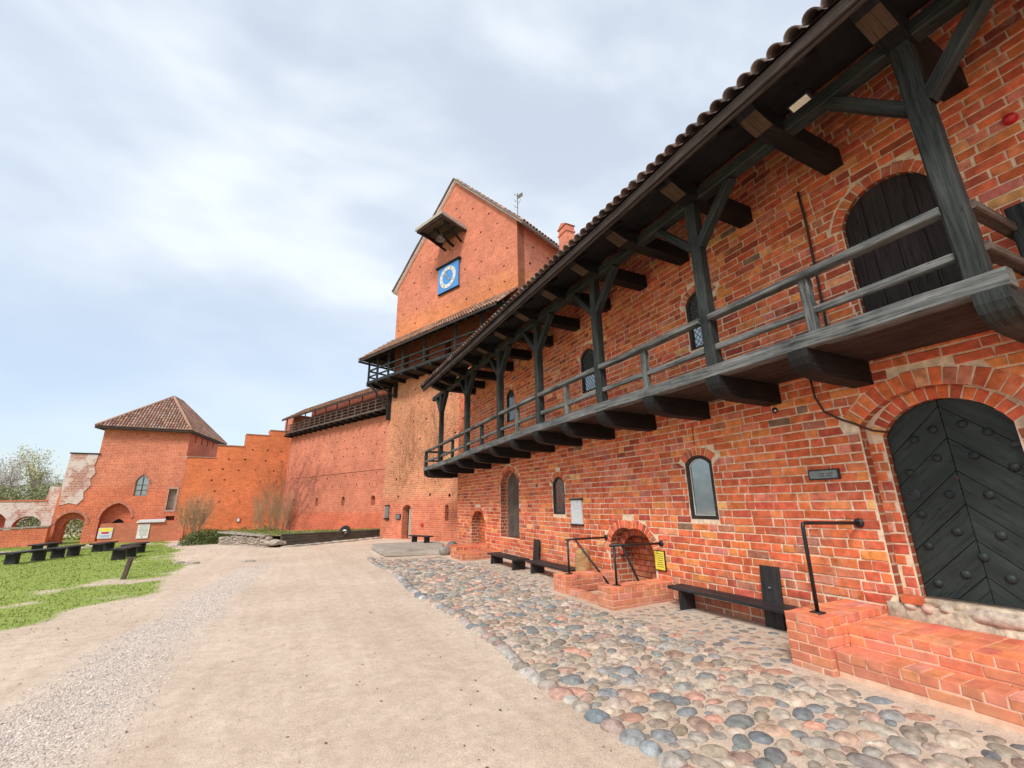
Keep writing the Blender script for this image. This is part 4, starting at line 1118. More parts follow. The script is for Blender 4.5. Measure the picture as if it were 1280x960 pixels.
# door and fittings at the foot of the tower
mb = MB(); FTd = Frame(FT(0, -.18, 0), (FT.s.x, FT.s.y), (FT.n.x, FT.n.y)); dp = arch_poly(2.08, .22, .04, 1.32, 1.50, 4)
for i in range(4): board_face(mb, FTd, clip(clip(dp, 1, 0, 1.86 + .11 * (i + 1) - .004), -1, 0, -(1.86 + .11 * i) - .004), -.02, .012, .003)
td = mb.build('door', 'grey_wood', twr); td['label'] = 'narrow grey board door in the arched opening at the tower foot'
mb = MB(); mb.box((.22, .04, .95), (.50, .10, 1.50), fr=FT); mb.box((.18, .04, 1.5), (.54, .12, 1.55), 1, fr=FT); mb.box((.18, .04, .86), (.54, .12, .93), 1, fr=FT)
tag(mb.build('notice_board', ('greysign', 'iron')), 'small grey notice case at the left corner of the tower foot', 'sign')
mb = MB(); mb.box((1.15, .04, 0.88), (1.50, .09, 1.13), fr=FT); mb.box((1.18, .09, .91), (1.47, .095, 1.10), 1, fr=FT)
tag(mb.build('wall_sign', ('iron', 'greysign')), 'little square grey sign just left of the tower door', 'sign')
mb = MB(); mb.lathe(FT(3.18, .03, .66), [(0, .03), (.09, .03), (.10, .01), (.10, 0)], 14, tuple(FT.n)); tag(mb.build('alarm_disc', 'red', None, True), 'small red disc on the tower wall right of the grey door', 'alarm')

# ------------------------------------------------------------------ curtain wall with its covered walk
CP0 = (5.19, 23.53); FC = Frame(CP0, (-.389, .921), (-.921, -.389))
crt = thing('curtain_wall', (2.3, 30.4, 0), 'long high brick curtain wall with a roofed timber walk along its top', 'wall')
cw = []
for (s, hw) in ((3.07, .22), (6.47, .20), (9.98, .19), (13.6, .17)):
    cw.append((arch_poly(s, hw, 1.56, 1.95, 2.10, 5), .22, True))
ch_ = []
for (z, o) in ((2.75, .4), (3.35, .9), (4.55, .3), (5.05, .8), (5.65, .2), (6.15, .6)):
    ch_ += holes_grid([(z, o)], 2.2, 15, 1.15 if z > 3 else 1.0, .085, .2, jit=.2, lin=2)
mb = MB()
panel(mb, FC, [(-3, -.6), (-3, 6.62), (15.0, 6.82), (15.35, 7.12), (15.9, 7.15), (15.9, -.6)], cw + ch_, 0, 1.2, 0, 0, 1)
mb.box((2.0, .0, 3.54), (14.6, .035, 3.59), 0, fr=FC)
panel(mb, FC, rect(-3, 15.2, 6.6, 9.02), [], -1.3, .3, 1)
panel(mb, FC, rect(15.15, 16.75, 7.0, 8.55), [], .04, 1.6, 0)
mb.build('wall', ('curtain', 'dark_brick', 'black'), crt)
mb = MB()
for (s, hw) in ((3.07, .22), (6.47, .20), (9.98, .19), (13.6, .17)):
    pass
cg_off = .55
mb.box((-3, -1.3, 6.86), (15.1, cg_off, 6.93), fr=FC); cg = mb.build('gallery', 'soffit', crt); ORG[cg.name] = ORG[crt.name]
mb = MB(); mb.beam(FC(-3, cg_off, 6.88), FC(15.1, cg_off, 6.95), .10, .12, seg=8)
mb.build('sill_beam', 'old_wood', cg)
for z in (7.50, 7.30, 7.10):
    mb = MB(); mb.beam(FC(-3, cg_off, z), FC(15.0, cg_off, z + .07), .05, .055, seg=8); mb.build('rail', 'old_wood', cg)
i = 0; s = 1.0
while s < 15.1:
    full = i % 2 == 0
    mb = MB(); mb.beam(FC(s, cg_off + .02, 6.9), FC(s, cg_off + .02, 8.12 if full else 7.55), .075, .075, up=(1, 0, 0)); mb.build('post' if full else 'baluster', 'old_wood', cg)
    mb = MB(); mb.beam(FC(s, -.1, 6.74), FC(s, cg_off + .1, 6.76), .11, .14, mi=0); mb.build('bracket', 'dark_wood', cg)
    s += .78; i += 1
mb = MB()
ce0 = FC(-3.2, .85, 7.98); Vd = FC(0, -.8, 9.05) - FC(0, .85, 7.98); ln = Vd.length
mb.quad(ce0, FC(15.3, .85, 8.03), FC(15.3, -.8, 9.05), FC(-3.2, -.8, 9.05), None, 0, (.10, .06, .05))
tile_face(mb, ce0 + Vector((0, 0, .02)), FC.s, Vd, 18.4, lambda u: ln, None, .19, .36, .07, 3)
cr = mb.build('roof', 'tile', crt); ORG[cr.name] = ORG[crt.name]
mb = MB(); mb.beam(FC(-3.2, .87, 7.93), FC(15.3, .87, 7.96), .04, .10, seg=8); mb.build('fascia', 'fascia', cr)

# ------------------------------------------------------------------ stepped orange wall
K = (-.81, 37.73); FK = Frame(K, (-.988, -.156), (.156, -.988))
mb = MB()
hk = holes_grid([(1.9, .4), (2.7, .9), (3.4, .3), (4.15, .7), (4.9, .2), (5.65, .2)], .2, 5.6, 1.1, .10, .2, lin=1, skip=[(3.0, 7, 5.4, 9), (4.4, 7, 4.5, 9)], jit=.12)
panel(mb, FK, [(-1.0, -1), (-1.0, 7.18), (1.44, 7.20), (1.44, 6.78), (2.98, 6.76), (2.98, 5.90), (4.62, 5.78), (4.62, 4.94), (6.26, 4.94), (6.26, -1)], hk, 0, 1.2)
ow_ = mb.build('stepped_wall', ('orange_wall', 'black'), None, org=(K[0], K[1], 0)); tag(ow_, 'bright orange brick wall stepping down towards the hip roofed gatehouse', 'wall')
mb = MB()
for a, b_, z in ((-1.0, 1.47, 7.2), (1.44, 3.0, 6.78), (2.98, 4.65, 5.86), (4.62, 6.26, 4.95)):
    mb.box((a, -1.22, z), (b_, .05, z + .05), fr=FK)
cc = mb.build('coping', 'sandstone', ow_)
mb = MB(); mb.box((2.62, .0, .55), (2.82, .08, .80), fr=FK); mb.box((2.64, .08, .58), (2.80, .10, .78), 1, fr=FK); tag(mb.build('wall_lamp', ('iron', 'white')), 'little white box lamp low on the orange stepped wall', 'lamp')

# ------------------------------------------------------------------ gatehouse tower, left
Q = (-7.05, 36.74); FL = Frame(Q, (-.9994, -.035), (.035, -.9994))
gh = thing('gatehouse', (-9.3, 36.7, -.4), 'squat brick gatehouse with a hipped tile roof and a pointed window', 'gatehouse')
win = arch_poly(2.10, .34, 2.35, 3.15, 3.70, 6, True)
goth = arch_poly(3.08, .75, -.35, .95, 1.92, 8, True)
slots = [(rect(a, b_, 6.17, 6.62), .5, True, 3) for a, b_ in ((3.42, 3.78), (2.22, 2.58), (1.15, 1.51))]
gate = arch_poly(5.08, .50, -.6, .62, 1.02, 8)
mb = MB()
panel(mb, FL, [(-.05, -1), (-.05, 4.93), (.02, 4.93), (.02, 6.64), (4.58, 6.64), (4.58, 4.93), (5.85, 4.93), (5.93, 2.95), (6.0, 1.9), (6.0, -1)],
      [(win, .3, False), (goth, .45, True), (rect(.17, .60, 1.45, 2.80), .35, False), (rect(.05, .52, .78, 1.05), .4, True, 3), (arch_poly(5.13, .68, -.6, .70, 1.38, 9), .35, False)] + slots, 0, .9, 0, 0, 0, sides=True)
# inner gate order, open to the green behind
panel(mb, Frame((Q[0], Q[1] + .35), (FL.s.x, FL.s.y), (FL.n.x, FL.n.y)), rect(4.4, 5.95, -1, 1.6), [(gate, .55, False)], 0, .56, 0, sides=False)
# return wall of the upper storey
SD3 = Vector((.165, .986, 0)); F3 = Frame(FL(.02, 0, 0), (.165, .986), (.986, -.165))
panel(mb, F3, rect(0.03, 7.0, 4.6, 6.64), [(rect(a, a + .22, 6.05, 6.55), .3, True) for a in (.95, 2.1, 3.2, 4.4)], 0, .4, 1, 1, 0)
mb.box((-.02, -.3, 4.90), (5.9, .10, 5.02), 2, fr=F3)
F4 = Frame(FL(4.58, 0, 0), (.165, .986), (-.986, .165)); panel(mb, F4, rect(.15, 7.0, -1, 6.64), [], 0, .4, 0)
F5 = Frame(FL(0, 0, 0) + SD3 * 7, (FL.s.x, FL.s.y), (0, 1)); panel(mb, F5, rect(-.1, 4.58, -1, 6.64), [], 0, .3, 0)
mb.build('wall', ('gate_red', 'plaster_brick', 'sandstone', 'black'), gh)
# pale old masonry shoulder lies against the gatehouse
def ragged(pts, seed=1):
    return pts
mb = MB()
edge = [(4.60, 4.60), (4.66, 4.2), (4.52, 3.8), (4.72, 3.4), (4.60, 3.0), (4.88, 2.6), (4.80, 2.2), (5.05, 1.85), (5.45, 1.95), (5.86, 1.80)]
panel(mb, FL, [(4.60, 4.95)] + edge + [(5.87, 2.3), (5.93, 2.96), (5.89, 4.95)], [], .04, .03)
mb.build('old_facing', 'pale_brick', gh)
mb = MB(); mb.box((4.5, -.95, 4.94), (5.95, .08, 5.02), fr=FL); mb.build('coping', 'iron', gh)
# roof: four hipped tile slopes
z0 = 6.70; z1 = 9.55
A = FL(-.08, .45, z0); B = FL(4.96, .45, z0); Cc = FL(4.96, 0, z0) + SD3 * 7.2; Dd = FL(-.12, 0, z0) + SD3 * 7.0
R0 = Vector((-9.00, 39.3, z1 + .02)); R1 = R0 + SD3 * 1.6; R1.z = z1
mb = MB()
def hip(mb, A, B, tops):
    Ud = (B - A); w_ = Ud.length; Ud.normalize()
    # slope direction perpendicular to the eave within the plane of A, B and the first top point
    t0 = tops[0] - A; V = t0 - Ud * t0.dot(Ud); V.normalize()
    pts = [(0, 0)] + [((t - A).dot(Ud), (t - A).dot(V)) for t in tops] + [(w_, 0)]
    pts.sort()
    def vm(u):
        for i in range(len(pts) - 1):
            if pts[i][0] <= u <= pts[i + 1][0]:
                return pts[i][1] + (pts[i + 1][1] - pts[i][1]) * (u - pts[i][0]) / max(1e-6, pts[i + 1][0] - pts[i][0])
        return 0
    mb.poly([A, B] + [t for t in sorted(tops, key=lambda t: -(t - A).dot(Ud))], 0, (.13, .07, .05))
    tile_face(mb, A + Vector((0, 0, .02)), Ud, V, w_, vm, None, .165, .30, .062, 3, pal=[(.38, .20, .14), (.32, .17, .12), (.42, .25, .18), (.28, .15, .11), (.38, .27, .21)])
hip(mb, B, A, [R0]); hip(mb, A, Dd, [R0, R1]); hip(mb, Dd, Cc, [R1]); hip(mb, Cc, B, [R0, R1])
rf = mb.build('roof', 'tile', gh); ORG[rf.name] = ORG[gh.name]
mb = MB()
for a, b_ in ((A, B), (B, Cc), (Cc, Dd), (Dd, A)): mb.beam(a - Vector((0, 0, .06)), b_ - Vector((0, 0, .06)), .05, .14, seg=4)
mb.build('fascia', 'fascia', rf)
mb = MB()
for a, b_ in ((A, R0), (B, R0), (Dd, R1), (Cc, R1), (R0, R1)): 
    mb.tube([a + (b_ - a) * t + Vector((0, 0, .06)) for t in (0, .25, .5, .75, 1)], .09, 6, col=(.40, .24, .17))
mb.build('ridge_tiles', 'tile', rf, True)
mb = MB(); mb.poly([A + Vector((0, 0, -.1)), B + Vector((0, 0, -.1)), Cc + Vector((0, 0, -.1)), Dd + Vector((0, 0, -.1))]); mb.build('soffit', 'soffit', rf)
# window, small door
mb = MB(); wi = [(2.10 + (s - 2.10) * .86, 2.42 + (z - 2.35) * .92) for s, z in win]
panel(mb, FL, win, [(wi, .06, False)], -.10, .08); wf = mb.build('window', 'greysign', gh); ORG[wf.name] = ORG[gh.name]
mb = MB(); mb.poly([FL(s, -.15, z) for s, z in wi]); mb.build('pane', 'glass', wf)
mb = MB(); mb.box((2.08, -.13, 2.4), (2.12, -.10, 3.6), fr=FL)
for z in (2.72, 3.05): mb.box((1.8, -.13, z - .02), (2.4, -.10, z + .02), fr=FL)
mb.build('glazing_bars', 'lead', wf)
mb = MB(); 
for i in range(4): mb.box((.18 + i * .105, -.30, 1.45), (.275 + i * .105, -.27 + U(0, .01), 2.80), fr=FL)
gd_ = mb.build('door', 'grey_wood', gh)
mb = MB(); panel(mb, FL, rect(.07, .70, 1.32, 2.92), [(rect(.17, .60, 1.45, 2.80), .1, False)], .03, .12); mb.build('door_frame', 'sandstone', gh)
# pale arch rings
for (cs, hw, zs, za, pt, th) in ((3.08, .76, .95, 1.93, True, .13), (2.10, .35, 3.15, 3.71, True, .10), (5.13, .69, .70, 1.39, False, .16)):
    mb = MB(); cv = arch_pts(cs, hw, zs, za, 8, pt)
    n0 = len(cv)
    o2 = arch_pts(cs, hw + th, zs, za + th, 8, pt)
    for i in range(n0 - 1):
        for t in (0, .5):
            def lp(c_, tt): return (c_[i][0] + (c_[i + 1][0] - c_[i][0]) * tt, c_[i][1] + (c_[i + 1][1] - c_[i][1]) * tt)
            a, b_, c2, d2_ = lp(cv, t + .03), lp(cv, t + .46), lp(o2, t + .46), lp(o2, t + .03)
            kk = U(.8, 1.1); mb.prism([FL(a[0], .0, a[1]), FL(b_[0], .0, b_[1]), FL(c2[0], .0, c2[1]), FL(d2_[0], .0, d2_[1])], Vector((0, 0, 0)), FL.n * .035, 0, (.58 * kk, .24 * kk, .16 * kk))
    mb.build('arch_ring', 'step_brick', gh)
# inner pointed doorway of the niche, a black sheet standing for its dark inside
mb = MB(); o2 = arch_poly(2.98, .36, -.3, .45, .95, 6, True); mb.poly([FL(s, -.42, z) for s, z in o2]); mb.build('niche_void', 'black', gh)

# low ruined walls in front and to the left
FLf = Frame((Q[0], Q[1] - 1.0), (FL.s.x, FL.s.y), (FL.n.x, FL.n.y))
mb = MB(); panel(mb, FLf, [(-.75, -1), (-.72, .78), (-.2, .74), (3.42, .70), (3.42, -1)], [], 0, .45)
lw = mb.build('low_wall', 'plaster_brick', None, org=(-8.4, 35.7, -.4)); tag(lw, 'low pinkish brick wall standing before the gatehouse, carrying two signs', 'wall')
mb = MB(); mb.box((2.78, .02, -.16), (3.44, .05, .46), fr=FLf); sg = mb.build('notice_sign', 'offwhite', None); tag(sg, 'wide white sign with a yellow band and red heading on the low wall', 'sign')
ORG[sg.name] = Vector((0, 0, 0))
mb = MB(); mb.box((2.82, .05, .26), (3.40, .056, .43), 0, fr=FLf); mb.box((2.94, .056, .12), (3.28, .06, .22), 1, fr=FLf)
for i in range(3): mb.box((2.86, .05, .02 - i * .05), (3.36, .055, .035 - i * .05), 2, fr=FLf)
mb.build('print', ('yellow', 'red', 'blue'), sg)
mb = MB(); mb.box((1.02, .02, -.24), (1.60, .05, .62), fr=FLf); sg2 = mb.build('notice_sign', 'white', None); ORG[sg2.name] = Vector((0, 0, 0)); tag(sg2, 'tall white information sign at the right of the low pinkish wall', 'sign')
mb = MB()
for i in range(9): mb.box((1.08, .05, .5 - i * .07), (1.54 - .1 * R(), .055, .515 - i * .07), 0, fr=FLf)
mb.box((1.30, .05, -.18), (1.36, .056, -.12), 0, fr=FLf)
mb.build('print', 'text', sg2)
mb = MB(); mb.prism([FLf(.35, -.5, .80), FLf(1.62, -.5, .78), FLf(1.70, .15, .70), FLf(.30, .15, .72)], Vector((0, 0, 0)), Vector((0, 0, .10)))
tag(mb.build('slab_cover', 'offwhite'), 'pale bluish slab lying on the low wall above the tall white sign', 'slab')
# arcade wall to the far left
FA = Frame((Q[0], Q[1] + .2), (FL.s.x, FL.s.y), (FL.n.x, FL.n.y)); mb = MB()
panel(mb, FA, [(5.93, -1), (5.93, 2.96), (6.52, 2.94), (6.58, 2.06), (10.5, 2.12), (14, 2.3), (14, -1)],
      [(arch_poly(7.12, .62, -.3, .75, 1.22, 8), .5, False), (arch_poly(8.9, .85, -.3, 1.05, 1.55, 8), .7, True), (arch_poly(11.2, .85, -.3, 1.05, 1.55, 8), .7, True)], 0, .6, 0, 1, 1)
mb.box((6.5, -.62, 2.07), (10.5, .05, 2.15), 1, fr=FA)
aw = mb.build('arcade_wall', ('pale_brick', 'gate_red'), None, org=(-14.5, 37, -.4)); tag(aw, 'pale weathered brick wall with open round arches left of the gate', 'wall')
FP = Frame((Q[0], Q[1] - .9), (FL.s.x, FL.s.y), (FL.n.x, FL.n.y)); mb = MB()
panel(mb, FP, [(5.75, -1), (5.75, .60), (8.5, .42), (14, .30), (14, -1)], [], 0, .4); pw = mb.build('parapet_wall', 'gate_red', None, org=(-14.5, 35.8, -.4)); tag(pw, 'low dark red brick parapet before the arcade wall at the far left', 'wall')
mb = MB(); mb.prism([FP(5.72, .05, .60), FP(14, .05, .30), FP(14, -.45, .30), FP(5.72, -.45, .60)], Vector((0, 0, 0)), Vector((0, 0, .08))); mb.build('coping', 'greystone', pw)

# ------------------------------------------------------------------ vegetation
def branch(mb, p, d, ln, r, depth, col, leaves=None, spread=.6, up_=.15, n=3, seg=3, sides=4):
    pts = [p.copy()]; q = p.copy(); dd = d.copy()
    for i in range(seg):
        dd = (dd + Vector((U(-1, 1), U(-1, 1), U(-.6, 1))) * .16 + Vector((0, 0, up_ * .2))).normalized(); q = q + dd * (ln / seg); pts.append(q.copy())
    mb.tube(pts, r, sides, col=col, cap=False, r2=r * .55)
    if depth <= 0:
        if leaves is not None: leaves.append(q)
        return
    for i in range(n):
        t = U(.35, 1); k = min(seg, max(1, int(t * seg + .5))); s_ = pts[k]
        nd = (dd + Vector((U(-1, 1), U(-1, 1), U(-.4, .8))) * spread + Vector((0, 0, up_))).normalized()
        branch(mb, s_, nd, ln * U(.55, .8), r * .55, depth - 1, col, leaves, spread, up_, n, max(2, seg - 1), 3)
def leafquad(mb, p, sz, col):
    a = Vector((U(-1, 1), U(-1, 1), U(-1, 1))).normalized() * sz; b_ = a.cross(Vector((U(-1, 1), U(-1, 1), U(-1, 1)))).normalized() * sz * .7
    mb.poly([p - a, p + b_ * .6, p + a, p - b_ * .6], 0, col)
def tree(x, y, h, label, cols, dens=26, lsz=.125, spread=.65, group='trees beyond the walls'):
    z = G(x, y) - .2; t = thing('tree', (x, y, z), label, 'tree', group)
    mb = MB(); tips = []
    tr = [Vector((x, y, z)), Vector((x + U(-.2, .2), y, z + h * .22)), Vector((x + U(-.3, .3), y + U(-.2, .2), z + h * .42))]
    mb.tube(tr, .16 * h / 7, 7, r2=.10 * h / 7); mb.build('trunk', 'bark', t)
    mb = MB(); lf = MB()
    for i in range(6):
        d = Vector((U(-1, 1), U(-1, 1), U(.5, 1.6))).normalized()
        branch(mb, tr[2] - Vector((0, 0, U(0, h * .15))), d, h * U(.22, .34), .05 * h / 7, 3, (.30, .24, .22), tips, spread, .35, 3, 4)
    b = mb
    for q in tips:
        cc_ = random.choice(cols)
        for k in range(int(dens * .7)):
            c = jit3(cc_, .7, 1.3); leafquad(b, q + Vector((random.gauss(0, .28), random.gauss(0, .28), random.gauss(0, .25))), lsz * .75 * U(.6, 1.3), c)
    b.build('crown', 'leaf', t)
pale = [(.64, .62, .58), (.56, .54, .52), (.60, .56, .54), (.44, .45, .34)]
yell = [(.44, .44, .14), (.50, .46, .22), (.52, .50, .40)]
oliv = [(.16, .20, .08), (.22, .25, .11), (.30, .31, .17)]
for (x, y, h, lab, cs_, dn) in ((-27.5, 62, 9.2, 'pale blossoming tree at the left edge beyond the arcade', pale, 26), (-25.6, 60, 8.6, 'second pale tree from the left edge with whitish twigs', pale, 26), (-24.0, 62, 8.2, 'pale thin crowned tree in the middle of the row beyond the wall', pale, 22),
        (-22.6, 59, 8.4, 'yellow green budding tree nearest the gatehouse shoulder', yell, 26), (-21.2, 62, 7.6, 'whitish tree half hidden by the pale brick shoulder', pale, 22), (-29.8, 61, 8.4, 'greyish tree cut by the left edge of the picture', pale, 22)):
    tree(x, y, h + .1, lab, cs_, dn)
mb = MB()
for k in range(26000):
    x = U(-27.5, -16); y = U(51, 57); hh_ = 2.0 + .8 * nz(x, 0, .35) ; z = G(x, y) + (R() ** .7) * (hh_ + 2.2)
    c = random.choice([(.20, .24, .10), (.26, .29, .13), (.32, .32, .17), (.36, .33, .20), (.16, .20, .09)]); leafquad(mb, Vector((x, y, z)), U(.06, .15), jit3(c, .75, 1.25))
tag(mb.build('woodland', 'leaf'), kind='stuff')
mb = MB()
for k in range(1800):
    x = U(-14.5, -10.3); y = U(40, 43); z = -1 + R() * 2.6
    c = random.choice([(.20, .24, .07), (.28, .30, .10), (.34, .32, .16)]); leafquad(mb, Vector((x, y, z)), U(.06, .16), jit3(c, .75, 1.25))
tag(mb.build('undergrowth', 'leaf'), kind='stuff')
# leafing shrub before the orange wall
def shrub(name, label, cat, x, y, r, h, cols, nl, stems=16, tw=(.26, .20, .13), sz=.03, top=1.0):
    z = G(x, y); t = thing(name, (x, y, z), label, cat); mb = MB(); tips = []
    for i in range(stems):
        a = U(0, 6.28); d = Vector((math.cos(a) * U(.1, .7), math.sin(a) * U(.1, .7), 1)).normalized()
        branch(mb, Vector((x + U(-.1, .1), y + U(-.1, .1), z)), d, h * U(.45, .62), .018, 2, tw, tips, .55, .3, 4, 4)
    mb.build('stems', 'twig', t)
    mb = MB()
    for k in range(nl):
        a = U(0, 6.28); ph = math.acos(U(-.6, 1)); q = r * R() ** .4 * (1 + .25 * noise.noise(Vector((math.cos(a) * 2, math.sin(a) * 2, ph * 2))))
        p = Vector((x + math.sin(ph) * math.cos(a) * q, y + math.sin(ph) * math.sin(a) * q, z + h * .55 + math.cos(ph) * q * h * .5 / r))
        c = random.choice(cols); leafquad(mb, p, sz * U(.6, 1.4), jit3(c, .75, 1.25))
    mb.build('leaves', 'leaf', t)
shrub('willow_shrub', 'round yellowish budding shrub before the orange stepped wall', 'shrub', -5.0, 31.2, 1.0, 2.7, [(.36, .30, .10), (.44, .36, .14), (.30, .22, .09)], 1500, 20)
# dark green low evergreens
def lowbush(label, x, y, rx, ry, h, cols, n):
    z = G(x, y); t = thing('juniper', (x, y, z), label, 'shrub', 'low evergreens by the terrace'); mb = MB()
    for i in range(10):
        a = U(0, 6.28); d = Vector((math.cos(a) * rx, math.sin(a) * ry, h * .8)).normalized(); branch(mb, Vector((x, y, z)), d, h * .8, .02, 1, (.16, .11, .07), None, .5, .1, 3, 3)
    mb.build('stems', 'twig', t)
    mb = MB()
    for k in range(n):
        a = U(0, 6.28); ph = math.acos(U(0, 1)); q = R() ** .33; bump_ = 1 + .3 * noise.noise(Vector((math.cos(a) * 2 + x, math.sin(a) * 2, ph * 3)))
        p = Vector((x + math.sin(ph) * math.cos(a) * q * rx * bump_, y + math.sin(ph) * math.sin(a) * q * ry * bump_, z + math.cos(ph) * q * h * bump_))
        c = random.choice(cols); leafquad(mb, p, .045 * U(.6, 1.4), jit3(c, .7, 1.3))
    mb.build('foliage', 'leaf', t)
lowbush('dark spreading juniper left of the stone terrace', -3.75, 27.0, 1.0, .9, .75, [(.07, .11, .03), (.10, .14, .035), (.13, .16, .05)], 4200)
lowbush('brighter green juniper behind the stone terrace corner', -2.7, 29.6, 1.5, .8, .75, [(.12, .19, .05), (.16, .23, .06), (.10, .15, .04)], 4200)
lowbush('small green juniper under the bare creeper thicket', -1.4, 32.5, 1.1, .8, .8, [(.16, .20, .07), (.20, .23, .09)], 2400)
# bare creepers
def creeper(label, F, starts, ang, n, d, spread, lnr, r0, col, lim):
    o = F(starts[0], 0, 0); t = None; mb = MB()
    def run(s, z, a, ln, r, dep):
        pts = []; st = max(3, int(ln / .22))
        for i in range(st + 1):
            pts.append(F(s, d + U(0, .02), z)); a += U(-.28, .28); s += math.cos(a) * ln / st; z += math.sin(a) * ln / st
            if not (lim[0] < s < lim[1] and lim[2] < z < lim[3]): break
            if dep > 0 and R() < .42: run(s, z, a + U(-.8, .8), ln * U(.4, .75), r * .6, dep - 1)
        if len(pts) > 1: mb.tube(pts, r, 3, col=jit3(col, .8, 1.2), cap=False, r2=r * .4)
    for i in range(n):
        run(U(starts[0], starts[1]), starts[2] + U(0, .3), U(ang[0], ang[1]), lnr * U(.6, 1.2), r0, 3)
    ob_ = mb.build('climbing_creeper', 'twig', None); tag(ob_, label, 'climber')
creeper('bare creeper fanning out over the curtain wall from its left corner', FC, (12.8, 15.0, 0), (1.3, 2.9), 0, .03, .6, 5, .02, (.30, .17, .13), (2.5, 15.4, -.2, 6.6)) if False else None
creeper('bare creeper fanning out over the curtain wall from its left corner', FC, (11.5, 14.8, -.1), (1.25, 2.6), 7, .03, .6, 5.5, .009, (.30, .17, .13), (3.2, 15.4, -.2, 6.7))
creeper('fine dead creeper net on the weathered orange tower front', FT, (1.0, 6.9, 2.2), (1.0, 2.2), 20, .045, .6, 3.4, .006, (.26, .15, .08), (.2, 7.2, 1.9, 7.7))
creeper('bare creeper on the orange wall beside the corner', FK, (-.6, 1.4, 0), (1.2, 1.95), 12, .03, .6, 3.6, .011, (.34, .20, .11), (-.6, 2.2, -.3, 6.6))
z = G(-.9, 36.6); t = thing('bare_thicket', (-.9, 36.4, z), 'tall bare twiggy thicket in the corner of orange and curtain walls', 'shrub'); mb = MB()
for i in range(46):
    x, y = -.9 + U(-1.5, 1.2), 35.9 + U(-1.2, .5); branch(mb, Vector((x, y, G(x, y))), Vector((U(-.2, .2), U(-.2, .2), 1)).normalized(), U(1.2, 2.1), .014, 2, (.33, .24, .14), None, .4, .5, 4, 4, 3)
mb.build('stems', 'twig', t)

# ------------------------------------------------------------------ terrace bed before the curtain wall
TZ = .45
P_a, P_b, P_c = Vector((-2.95, 25.3, 0)), Vector((-.84, 20.75, 0)), Vector((-.35, 20.72, 0))
ter = thing('stone_terrace', (0, 24, 0), 'raised planting terrace edged with grey boulders and dark boards', 'terrace')
mb = MB(); rg = random.Random(9)
d_ = (P_b - P_a); ln = d_.length; d_.normalize(); x = 0
while x < ln:
    w_ = U(.16, .32); p = P_a + d_ * (x + w_ / 2); zt = TZ - .10
    z = -.05
    while z < zt - .05:
        h = U(.09, .16); stone(mb, p.x + U(-.02, .02), p.y, z + h / 2 + G(p.x, p.y), w_ * .54, .12, h * .56, math.atan2(d_.y, d_.x), random.choice([(.36, .30, .24), (.28, .24, .20), (.42, .34, .27), (.33, .25, .2)]), .25); z += h * .92
    x += w_
for (x, y, r) in ((-.75, 20.6, .20), (-.55, 20.45, .24), (-.45, 20.75, .2), (-.62, 20.9, .25), (-.3, 20.55, .17)):
    stone(mb, x, y, .08 + R() * .1, r, r * .8, r * .5, U(0, 3), (.40, .34, .28), .3)
mb.build('stone_edge', 'cobble', ter)
mb = MB(); nn = Vector((-d_.y, d_.x, 0)) * -1
mb.prism([P_a + Vector((0, 0, TZ - .06)) - d_ * .2 + nn * .2 * 0, P_b + Vector((0, 0, TZ - .06)), P_b + Vector((.35, .3, TZ - .06)), P_a + Vector((.45, .2, TZ - .06))], Vector((-.10, -.08, 0)), Vector((-.10, -.08, .06)))
mb.build('coping', 'greystone', ter)
P_d = Vector((4.15, 24.1, 0)); e_ = (P_d - P_c).normalized(); ln2 = (P_d - P_c).length
mb = MB()
for k in range(3):
    zz = .07 + .145 * k; mb.beam(P_c + Vector((0, 0, zz)), P_d + Vector((0, 0, zz * .55 + .05 * k)), .08, .135, seg=10, jit=.004)
mb.beam(P_c + Vector((0, -.02, .46)) - e_ * .05, P_d + Vector((0, -.02, .33)), .16, .05, seg=8, jit=.003)
mb.build('board_edge', 'board_grey', ter)
mb = MB(); rows_ = 10; cols_ = 14
def terr(u, v):
    f = P_a.lerp(P_b, min(1, u / .35)) if u < .35 else (P_b.lerp(P_c, (u - .35) / .08) if u < .43 else P_c.lerp(P_d, (u - .43) / .57))
    bk_ = Vector((-1.6, 37.0, 0)).lerp(Vector((5.0, 24.5, 0)), sm((u - .1) / .9) * .0 + max(0, (u - .05) / .95))
    p = f.lerp(bk_, v); zf = TZ - .04 if u < .45 else TZ - .04 - .17 * (u - .45) / .55
    zb = -.10 + .42 * max(0, (u - .1) / .9)
    return Vector((p.x, p.y, zf + (zb - zf) * sm(v) + .03 * nz(p.x, p.y, .6, 7)))
for j in range(rows_ + 1):
    for i in range(cols_ + 1): mb.v.append(tuple(terr(i / cols_, j / rows_)))
for j in range(rows_):
    for i in range(cols_): mb.face([j * (cols_ + 1) + i, j * (cols_ + 1) + i + 1, (j + 1) * (cols_ + 1) + i + 1, (j + 1) * (cols_ + 1) + i])
m, nt, b = newmat('terrace turf'); n = noise_n(nt, coords(nt, 'Object'), .9, 8, .7); r = ramp(nt, [(.35, (.40, .30, .20)), (.52, (.24, .24, .10)), (.7, (.16, .21, .06))]); nt.links.new(n.outputs[0], r.inputs[0]); nt.links.new(r.outputs[0], b.inputs['Base Color'])
MT['turf'] = m; nf = noise_n(nt, coords(nt, 'Object'), 30, 4); bump(nt, b, nf.outputs[0], .6, .03)
mb.build('soil', 'turf', ter, True)
mb = MB(); rg2 = random.Random(8)
